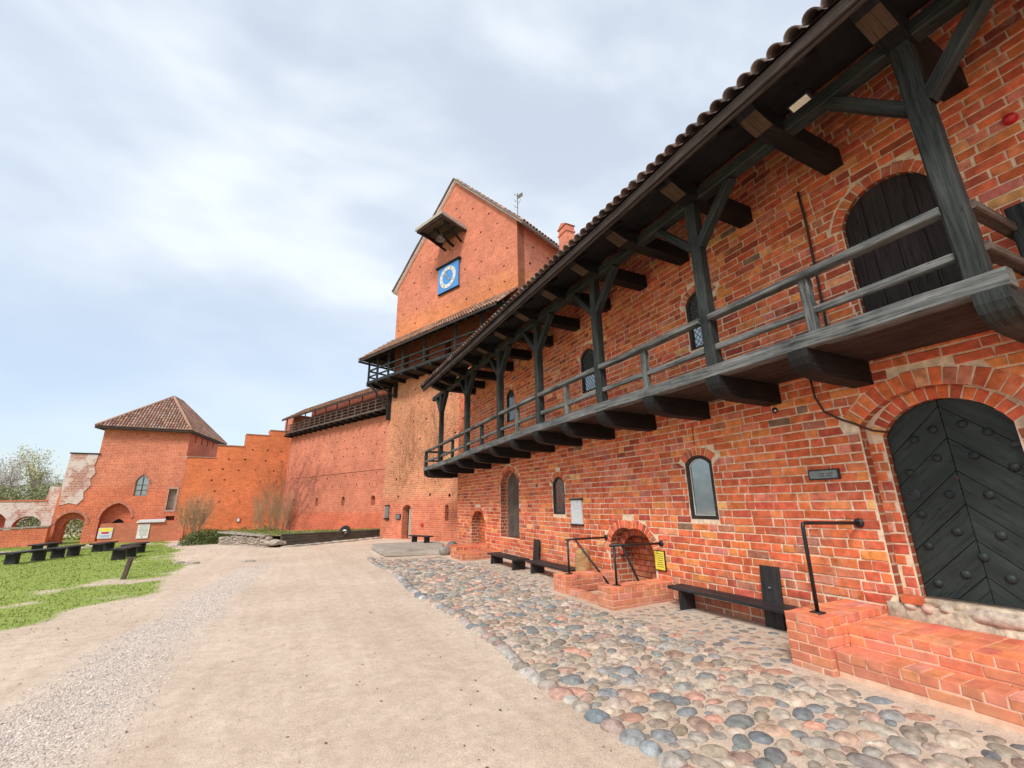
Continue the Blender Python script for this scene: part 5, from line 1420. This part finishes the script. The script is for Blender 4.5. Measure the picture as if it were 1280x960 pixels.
for k in range(9000):
    u, v = rg2.random(), rg2.random() ** 1.2; p = terr(u, v)
    if nz(p.x, p.y, .5, 5) + nz(p.x, p.y, 2, 2) * .5 < -.1: continue
    a = rg2.random() * 6.28; h = .03 + .06 * rg2.random(); wd = .03
    g = rg2.random(); n0 = len(mb.v); mb.v += [(p.x - math.cos(a) * wd, p.y - math.sin(a) * wd, p.z - .01), (p.x + math.cos(a) * wd, p.y + math.sin(a) * wd, p.z - .01), (p.x, p.y, p.z + h)]
    mb.face([n0, n0 + 1, n0 + 2], None, 0, (.14 + .14 * g, .19 + .08 * g, .06))
gg = mb.build('short_grass', 'leaf', ter); gg['kind'] = 'stuff'
# flat flagstones at the foot of the boards
mb = MB()
for i in range(11):
    p = P_c + e_ * (.1 + i * .46) + Vector((.18 + .02 * i, -.38 - U(0, .12), 0)); stone(mb, p.x, p.y, .0, U(.22, .34), U(.16, .24), .05, math.atan2(e_.y, e_.x) + U(-.2, .2), random.choice([(.42, .36, .29), (.36, .32, .27), (.46, .40, .33)]), .2)
tag(mb.build('flagstones', 'cobble'), 'row of flat pale stones bedded along the dark terrace boards', 'stones')
# lamp and two stakes
c = Vector((2.27, 22.66, .40)); mb = MB(); ax = Vector((-.1, -1, .1)).normalized()
mb.lathe(c + ax * -.16, [(0, 0), (.20, .0), (.24, .14), (.25, .16), (.22, .165), (.0, .15)], 20, tuple(ax))
fl_ = mb.build('floodlight', 'iron', None, True); tag(fl_, 'round black floodlight with white centre on the terrace boards', 'floodlight')
mb = MB(); mb.lathe(c + Vector((-.02, 0, -.03)), [(0, .03), (.07, .025), (.10, 0)], 14, tuple(ax)); mb.build('lens', 'white', fl_, True)
for (x, y, lab) in ((-.35, 20.85, 'thin dark stake at the near corner of the terrace boards, the left one'), (-.08, 21.05, 'thin dark stake at the near corner of the terrace boards, the right one')):
    mb = MB(); mb.tube([(x, y, .3), (x + .01, y, .86)], .012, 6); mb.tube([(x + .01, y, .86), (x + .01, y, .88)], .018, 6); tag(mb.build('stake', 'iron'), lab, 'stake', 'stakes at the terrace corner')

# ------------------------------------------------------------------ steps, pits and small brickwork
def laid_box(mb, lo, hi, top='header', front=True, course=.085, L1=.25):
    """a brick-faced block: mortar core with real bricks on the top, the -x face and both y faces"""
    x0, y0, z0 = lo; x1, y1, z1 = hi; j = .009
    mb.box((x0 + .006, y0 + .006, z0), (x1, y1 - .006, z1 - .006), 1)
    def sc(): return brick_col(1.05)
    Fx = Frame((x0, 0), (0, 1), (-1, 0)); Fm = Frame((0, y0), (1, 0), (0, -1)); Fp = Frame((0, y1), (1, 0), (0, 1))
    z = z1; k = 0
    while z - course > z0 - .03:
        for F, a, b_ in ((Fx, y0, y1), (Fm, x0, x1), (Fp, x0, x1)):
            s = a; 
            n = max(1, round((b_ - a) / (.125 if k == 0 else L1))); st = (b_ - a) / n
            offs = 0 if k % 2 == 0 else st / 2
            cuts = [a] + [a + offs + st * i for i in range(0, n + 1) if a + .04 < a + offs + st * i < b_ - .04] + [b_]
            cuts = sorted(set(cuts))
            for p, q in zip(cuts[:-1], cuts[1:]):
                brick_quad(mb, F, [(p + j / 2, z - course + j), (q - j / 2, z - course + j), (q - j / 2, z), (p + j / 2, z)], 0, .012, sc(), .006)
        z -= course; k += 1
    # top bricks
    class FT_:
        n = Vector((0, 0, 1))
        def __call__(s_, a, d, b_): return Vector((a, b_, z1 + d))
    F = FT_(); y = y0; n = max(1, round((y1 - y0) / .125)); st = (y1 - y0) / n
    nx_ = max(1, round((x1 - x0) / .26)); sx = (x1 - x0) / nx_
    for i in range(n):
        for q in range(nx_):
            brick_quad(mb, F, [(x0 + sx * q + j / 2, y0 + st * i + j / 2), (x0 + sx * (q + 1) - j / 2, y0 + st * i + j / 2), (x0 + sx * (q + 1) - j / 2, y0 + st * (i + 1) - j / 2), (x0 + sx * q + j / 2, y0 + st * (i + 1) - j / 2)], .001, .012, sc(), .006)
save_pal = PAL
PAL = [((.74, .225, .115), 30), ((.70, .20, .105), 24), ((.76, .25, .13), 14), ((.66, .18, .10), 14), ((.75, .28, .19), 5)]; _tot = sum(w for c, w in PAL)
st = thing('brick_steps', (4.9, 1.6, 0), 'two red brick steps with a raised end block before the studded green door', 'steps')
mb = MB(); laid_box(mb, (4.53, 2.72, -.05), (5.62, 3.10, .47)); mb.build('end_block', ('step_brick', 'step_mortar'), st)
mb = MB(); laid_box(mb, (4.60, .15, -.02), (4.93, 2.72, .20)); mb.build('lower_step', ('step_brick', 'step_mortar'), st)
mb = MB(); laid_box(mb, (4.86, .10, .0), (5.60, 2.72, .385)); mb.build('upper_step', ('step_brick', 'step_mortar'), st)
mb = MB(); laid_box(mb, (4.42, 6.98, -.05), (5.62, 7.38, .29)); laid_box(mb, (4.40, 5.66, -.05), (5.62, 6.02, .29)); laid_box(mb, (4.44, 6.02, -.05), (4.60, 6.98, .10))
# inner lining and the steps that go down
for i, (xa, zt) in enumerate(((4.62, -.10), (4.95, -.28), (5.28, -.46))): mb.box((xa, 6.04, -.8), (xa + .4, 6.96, zt), 0, brick_col(.8))
Fi = Frame((0, 6.968), (1, 0), (0, -1)); brick_courses(mb, Fi, 4.62, 5.62, -.72, .22, [], d=0); mb.quad((4.6, 6.985, -.8), (5.63, 6.985, -.8), (5.63, 6.985, .25), (4.6, 6.985, .25), None, 1)
sw = mb.build('stairwell_wall', ('step_brick', 'step_mortar'), None, org=(5, 6.5, 0)); tag(sw, 'low red brick walls round the cellar steps under the pointed arch', 'stairwell')
PAL = save_pal; _tot = sum(w for c, w in PAL)
fs = thing('brick_steps', (5, 13, 0), 'low brick steps at the small blind arch at the far end of the wall', 'steps')
mb = MB(); laid_box(mb, (4.38, 12.25, -.05), (5.62, 13.25, .19)); mb.build('step', ('step_brick', 'step_mortar'), fs)
mb = MB(); laid_box(mb, (4.55, 13.26, -.05), (5.62, 14.55, .27)); mb.build('landing', ('step_brick', 'mortar'), fs)
# handrails
def rail(name, label, pts_list, feet=(), plate=None, r=.019):
    mb = MB()
    for p in pts_list: mb.tube(p, r, 8)
    for f in feet: mb.box((f[0] - .05, f[1] - .05, f[2]), (f[0] + .05, f[1] + .05, f[2] + .012))
    if plate: mb.lathe(plate, [(0, .03), (.03, .03), (.045, .02), (.05, .012), (.05, 0)], 12, (-1, 0, 0))
    tag(mb.build(name, 'iron', None, True), label, 'handrail', 'iron handrails of the wall')
rail('handrail', 'black iron handrail on the brick block beside the studded door', [[(4.72, 2.88, .47), (4.71, 2.865, 1.27), (4.715, 2.862, 1.30), (4.75, 2.86, 1.31), (5.60, 2.80, 1.285)]], [(4.72, 2.88, .47)], Vector((5.625, 2.80, 1.285)))
rail('handrail', 'black iron handrail on the far arm of the cellar steps, beside the tan log', [[(4.64, 7.18, .29), (4.64, 7.18, .875)], [(4.60, 7.18, .88), (5.61, 7.30, .87)], [(4.82, 7.19, .86), (5.42, 6.92, -.02), (5.5, 6.92, -.05)]], [(4.64, 7.18, .29)], Vector((5.625, 7.30, .87)))
rail('handrail', 'black iron handrail on the near arm of the cellar steps, beside the yellow notice', [[(4.64, 5.84, .29), (4.64, 5.84, .875)], [(4.56, 5.84, .88), (5.61, 5.82, .86)], [(4.82, 5.86, .86), (5.42, 6.06, -.02), (5.5, 6.06, -.05)]], [(4.64, 5.84, .29)], Vector((5.625, 5.82, .86)))
# tan log seat behind the far arm
mb = MB(); mb.lathe((5.22, 7.56, 0), [(.0, 0), (.18, 0), (.175, .08), (.155, .3), (.145, .5), (.14, .62), (.13, .64), (0, .65)], 14); mb.lathe((5.22, 7.56, .64), [(.02, 0), (.02, .06), (0, .07)], 6); 
tag(mb.build('wooden_log', 'log', None, True), 'upright tan debarked log behind the far cellar handrail', 'log')

# ------------------------------------------------------------------ benches along the wall
def wall_bench(label, x, y0, y1, z, back=None, depth=.34, legs=True, shade='bench'):
    t = thing('bench', (x, (y0 + y1) / 2, 0), label, 'bench', 'black benches along the castle walls')
    mb = MB()
    for i in range(2): mb.beam((x - depth / 4 + i * depth / 2 + .002, y0, z - .022), (x - depth / 4 + i * depth / 2 + .002, y1, z - .022), depth / 2 - .006, .045, seg=6, jit=.002)
    mb.build('seat', shade, t)
    for y in (y0 + .22, y1 - .22):
        mb = MB(); mb.beam((x, y, -.02), (x, y, z - .045), depth * .92, .055, up=(0, 1, 0), jit=.001); mb.build('leg', shade, t)
    if back:
        mb = MB(); mb.beam((x + depth / 2 - .05, back, -.02), (x + depth / 2 + .005, back, .72), .26, .045, up=(1, 0, 0), seg=4, jit=.001); mb.box((x + depth / 2 - .06, back - .012, .46), (x + depth / 2 - .03, back + .012, .48), 1); mb.build('back_board', (shade, 'greysign'), t)
    return t
wall_bench('long black bench between the brick step block and the yellow notice', 5.42, 3.30, 5.42, .30, 3.92, .32)
wall_bench('black bench right of the chevron board door, far one of the pair', 5.0, 9.72, 11.45, .27, None, .38)
wall_bench('black bench before the cellar rail with a board standing behind it', 5.12, 7.62, 9.45, .27, None, .38)
mb = MB(); mb.beam((5.50, 10.02, -.02), (5.56, 10.02, .66), .25, .05, up=(1, 0, 0), jit=.002); tag(mb.build('upright_board', 'bench'), 'black upright board against the brick wall between the two far benches', 'board')
t = wall_bench('small dark bench by the tower foot behind the grey deck', 0, -.6, .6, .30, None, .26); t.location = (4.35, 16.75, .14); t.rotation_euler = (0, 0, math.radians(22)); 
for ch in t.children: pass

# grey timber deck
dk = thing('wooden_deck', (3.7, 15.3, 0), 'low grey boarded platform at the tower foot', 'deck')
dp = [(2.70, 14.55), (4.36, 14.10), (5.0, 16.0), (5.05, 16.9), (2.72, 17.3)]
mb = MB(); y = 14.0; u = Vector((1.66, -.45)).normalized(); v = Vector((-u.y, u.x))
for i in range(24):
    lo_ = i * .15; P = clip(clip(dp, v.x, v.y, v.x * 4.36 + v.y * 14.10 + lo_ + .145), -v.x, -v.y, -(v.x * 4.36 + v.y * 14.10 + lo_))
    if len(P) >= 3: mb.prism([Vector((a, b_, .165)) for a, b_ in P], Vector((0, 0, 0)), Vector((0, 0, .03)))
mb.build('boards', 'grey_wood', dk)
mb = MB()
for a, b_ in zip(dp, dp[1:] + dp[:1]): mb.beam((a[0], a[1], .085), (b_[0], b_[1], .085), .05, .155)
mb.build('rim', 'grey_wood', dk)
for (x, y, r, lab) in ((4.42, 13.98, .20, 'rounded grey boulder at the corner of the grey deck'), (4.82, 14.45, .26, 'darker leaning boulder between grey deck and brick landing')):
    mb = MB(); rg = random.Random(int(x * 100)); stone(mb, x, y, .12, r, r * .8, r * .85, .6, (.30, .28, .25) if r < .22 else (.17, .165, .16), .3); tag(mb.build('boulder', 'cobble', None, True, org=(x, y, 0)), lab, 'boulder', 'boulders by the deck')

# ------------------------------------------------------------------ signs and fittings on the near wall
def plate(name, label, cat, y0, y1, z0, z1, mat, fmat, fw=.012, off=.02, group=None):
    mb = MB(); mb.box((y0, 0, z0), (y1, off, z1), fr=FB); o = mb.build(name, fmat, None); ORG[o.name] = Vector((0, 0, 0)); tag(o, label, cat)
    mb = MB(); mb.box((y0 + fw, off, z0 + fw), (y1 - fw, off + .004, z1 - fw), fr=FB); mb.build('face', mat, o); return o
o = plate('plaque', 'small horizontal grey plaque in a black frame left of the big door', 'plaque', 2.885, 3.225, 1.765, 1.885, 'greysign', 'iron', .016, .03)
mb = MB()
for i in range(2):
    s = 3.10
    for k in range(7):
        w_ = U(.010, .022); 
        if k != 3: mb.box((s - w_, .034, 1.80 + i * .026), (s, .036, 1.815 + i * .026), fr=FB)
        s -= w_ + .006
for (s, z) in ((2.91, 1.79), (3.20, 1.79), (2.91, 1.86), (3.20, 1.86)): mb.lathe(FB(s, .034, z), [(.005, 0), (0, .004)], 6, (-1, 0, 0))
mb.build('lettering', 'text', o)
o = plate('information_panel', 'tall pale grey information panel on the wall above the cellar steps', 'sign', 8.06, 8.47, 1.09, 1.60, 'offwhite', 'offwhite', .01, .03)
for z in (1.055, 1.595):
    mb = MB(); mb.box((8.03, 0, z), (8.50, .05, z + .035), fr=FB); mb.build('end_strip', 'iron', o)
o = plate('notice', 'bright yellow notice in a black frame beside the cellar arch', 'sign', 5.76, 6.0, .43, .745, 'yellow', 'iron', .014, .02)
mb = MB()
for i in range(7): mb.box((5.80, .024, .69 - i * .034), (5.955 - .04 * R(), .026, .698 - i * .034), fr=FB)
mb.build('lettering', 'text', o)
# cables, camera, alarm, floodlight
mb = MB(); mb.tube([(XW - .02, 2.66, 5.5), (XW - .025, 2.645, 5.0), (XW - .02, 2.66, 4.4), (XW - .025, 2.67, 3.8), (XW - .02, 2.69, 3.1)], .016, 6); tag(mb.build('cable', 'rust', None, True), 'dark cable running straight down the wall left of the upper door', 'cable')
mb = MB(); mb.tube([(XW - .03, 2.98, 2.98), (XW - .03, 2.97, 2.75), (XW - .03, 2.90, 2.55), (XW - .035, 2.74, 2.43), (XW - .03, 2.62, 2.36), (XW + .06, 2.50, 2.27), (XW + .10, 2.38, 2.235)], .012, 6); tag(mb.build('cable', 'rust', None, True), 'rusty curved cable looping down to the arch of the big door', 'cable')
mb = MB(); mb.tube([(XW - .02, 4.87, 2.72), (XW - .02, 4.875, 2.40)], .006, 5); tag(mb.build('cable', 'rust', None, True), 'thin cable end above the leaded window left of the small plaque', 'cable')
cm = MB(); cm.lathe((XW - .14, 3.42, 2.66), [(0, .04), (.022, .036), (.036, .018), (.038, 0), (.03, -.02), (0, -.038)], 12); cm.tube([(XW - .14, 3.42, 2.69), (XW - .14, 3.42, 2.90)], .005, 5)
o = cm.build('security_camera', 'iron', None, True); tag(o, 'tiny black dome camera hanging under the gallery', 'camera')
ORG[o.name] = Vector((0, 0, 0)); cm = MB(); cm.lathe((XW - .165, 3.40, 2.655), [(0, .016), (.012, .01), (.014, 0)], 8, (-1, -.4, -.2)); cm.build('lens', 'white', o, True)
mb = MB(); mb.lathe(FB(.82, 0, 4.93), [(.0, .07), (.035, .065), (.05, .04), (.052, 0)], 14, (-1, 0, 0)); tag(mb.build('alarm_beacon', 'red', None, True), 'round red alarm beacon on the upper wall at the right edge', 'alarm')
FLm = lambda a, b_, c_: Vector((4.17 + a * .9 + c_ * .35, 1.78 + b_, 5.42 - a * .32 + c_))
mb = MB(); mb.box((-.05, -.10, -.02), (.05, .10, .03), fr=FLm); o = mb.build('floodlight', 'iron', None); tag(o, 'small rectangular floodlight fixed under the eaves', 'floodlight'); ORG[o.name] = Vector((0, 0, 0))
mb = MB(); mb.box((-.04, -.085, -.026), (.04, .085, -.02), fr=FLm); mb.build('glass', 'lightglass', o)
mb = MB(); mb.beam((4.17, 1.78, 5.44), (4.17, 1.78, 5.66), .02, .03, up=(0, 1, 0)); mb.build('arm', 'iron', o)
mb = MB(); mb.box((15.3, .0, 3.0), (15.9, .04, 3.24), fr=lambda s, d, z: Vector((5.0 + d, s, z))); tag(mb.build('gallery_sign', 'yellow'), 'small yellow sign at the far end of the gallery rail', 'sign')
mb = MB(); mb.box((2.42, .0, 3.80), (2.66, .012, 3.88), fr=FB); tag(mb.build('label_strip', 'log'), 'small tan strip on the wall beside the upper door', 'sign')

# ------------------------------------------------------------------ benches on the lawn
def lawn_bench(label, leg1, leg2):
    a, b_ = Vector((leg1[0], leg1[1], 0)), Vector((leg2[0], leg2[1], 0)); d = (b_ - a); ln = max(d.length, 1.0); ang = math.atan2(d.y, d.x); c = (a + b_) / 2
    t = dup(BENCH, (c.x, c.y, G(c.x, c.y)), ang, label) if BENCH_USED[0] else BENCH
    if not BENCH_USED[0]: t.location = (c.x, c.y, G(c.x, c.y)); t.rotation_euler = (0, 0, ang); t['label'] = label; BENCH_USED[0] = True
BENCH = thing('bench', (0, 0, 0), 'x', 'bench', 'black benches set out on the lawn'); BENCH_USED = [False]
mb = MB()
for y in (-.10, .10): mb.beam((-.70, y, .325), (.70, y, .325), .19, .05, seg=5, jit=.003)
mb.build('seat', 'bench', BENCH)
for x in (-.45, .45): mb = MB(); mb.beam((x, 0, -.03), (x, 0, .30), .33, .12, up=(1, 0, 0), jit=.002); mb.build('leg', 'bench', BENCH)
for lab, l1, l2 in (('lawn bench cut by the left edge of the picture', (-7.5, 19.2), (-7.25, 20.0)), ('lawn bench farthest back, before the dark red parapet', (-9.3, 25.4), (-9.15, 26.3)), ('lawn bench third from the left, before the gate', (-7.02, 20.7), (-6.92, 21.6)),
                    ('lawn bench standing below the notice with the yellow band', (-6.95, 23.9), (-6.85, 24.8)), ('lawn bench nearest the sandy path behind the short wooden post', (-4.85, 18.6), (-4.8, 19.5)), ('lawn bench beside the path, right behind the foremost one', (-5.24, 21.1), (-5.15, 22.0))):
    lawn_bench(lab, l1, l2)
mb = MB(); z = G(-3.32, 13.5); mb.beam((-3.36, 13.5, z - .05), (-3.28, 13.5, z + .46), .085, .09, up=(1, 0, 0), seg=4, jit=.005); tag(mb.build('wooden_post', 'old_wood'), 'short leaning weathered wooden post in the grass', 'post')
rg = random.Random(21)
for i, (x, y, r, lab) in enumerate(((-2.50, 15.9, .22, 'flat half buried stone right of the leaning post'), (-2.85, 16.3, .16, 'smaller flat stone just left of the half buried one'), (-1.05, 15.6, .20, 'flat stone at the far end of the gravel strip'))):
    mb = MB(); stone(mb, x, y, G(x, y) + .0, r, r * .7, .05, rg.random(), (.36, .31, .26), .25); tag(mb.build('stone', 'cobble', None, True, org=(x, y, 0)), lab, 'stone', 'flat stones in the path')
mb = MB()
for k in range(24):
    x, y = -4.5 - 8 * R(), 26 + 8 * R(); stone(mb, x, y, G(x, y), U(.12, .4), U(.1, .25), .06, R() * 3, (.45, .38, .33), .3)
tag(mb.build('scattered_stones', 'cobble'), kind='stuff')
for (x, y, r, lab) in ((.15, 2.92, .032, 'red brick chip on the path near the bottom of the picture'), (-1.12, 3.1, .02, 'small red brick chip lying in the gravel strip')):
    mb = MB(); stone(mb, x, y, G(x, y) + .004, r, r * .6, .012, .4, (.50, .16, .09), .3); tag(mb.build('brick_chip', 'cobble', None, True, org=(x, y, 0)), lab, 'brick chip', 'brick chips on the path')

# the wood west of the yard, which the panes of the long building mirror
mb = MB(); lf = []
for (x, y) in ((-17.5, 20), (-21, 26), (-24, 21), (-27, 29), (-20, 15), (-30, 24)):
    z = G0(x, y) - .2
    branch(mb, Vector((x, y, z)), Vector((U(-.1, .1), U(-.1, .1), 1)).normalized(), U(4, 5.2), .15, 4, (.16, .13, .11), None, .6, .5, 4, 4, 5)
tag(mb.build('woodland', 'twig'), kind='stuff')

mb = MB(); rg = random.Random(77)
for k in range(420):
    y = 1.6 + 16 * rg.random() ** 1.5; x = -3.2 + 5.3 * rg.random(); z = G(x, y) + .004; a = rg.random() * 6.28; q = .006 + .012 * rg.random()
    c = ((.16, .10, .06), (.10, .07, .05), (.26, .17, .09), (.33, .13, .07))[rg.randrange(4)]
    ca_, sa_ = math.cos(a) * q, math.sin(a) * q
    mb.poly([(x - ca_, y - sa_, z), (x + sa_ * .6, y - ca_ * .6, z + .004), (x + ca_, y + sa_, z + .002), (x - sa_ * .6, y + ca_ * .6, z + .003)], 0, c)
tag(mb.build('path_litter', 'leaf'), kind='stuff')
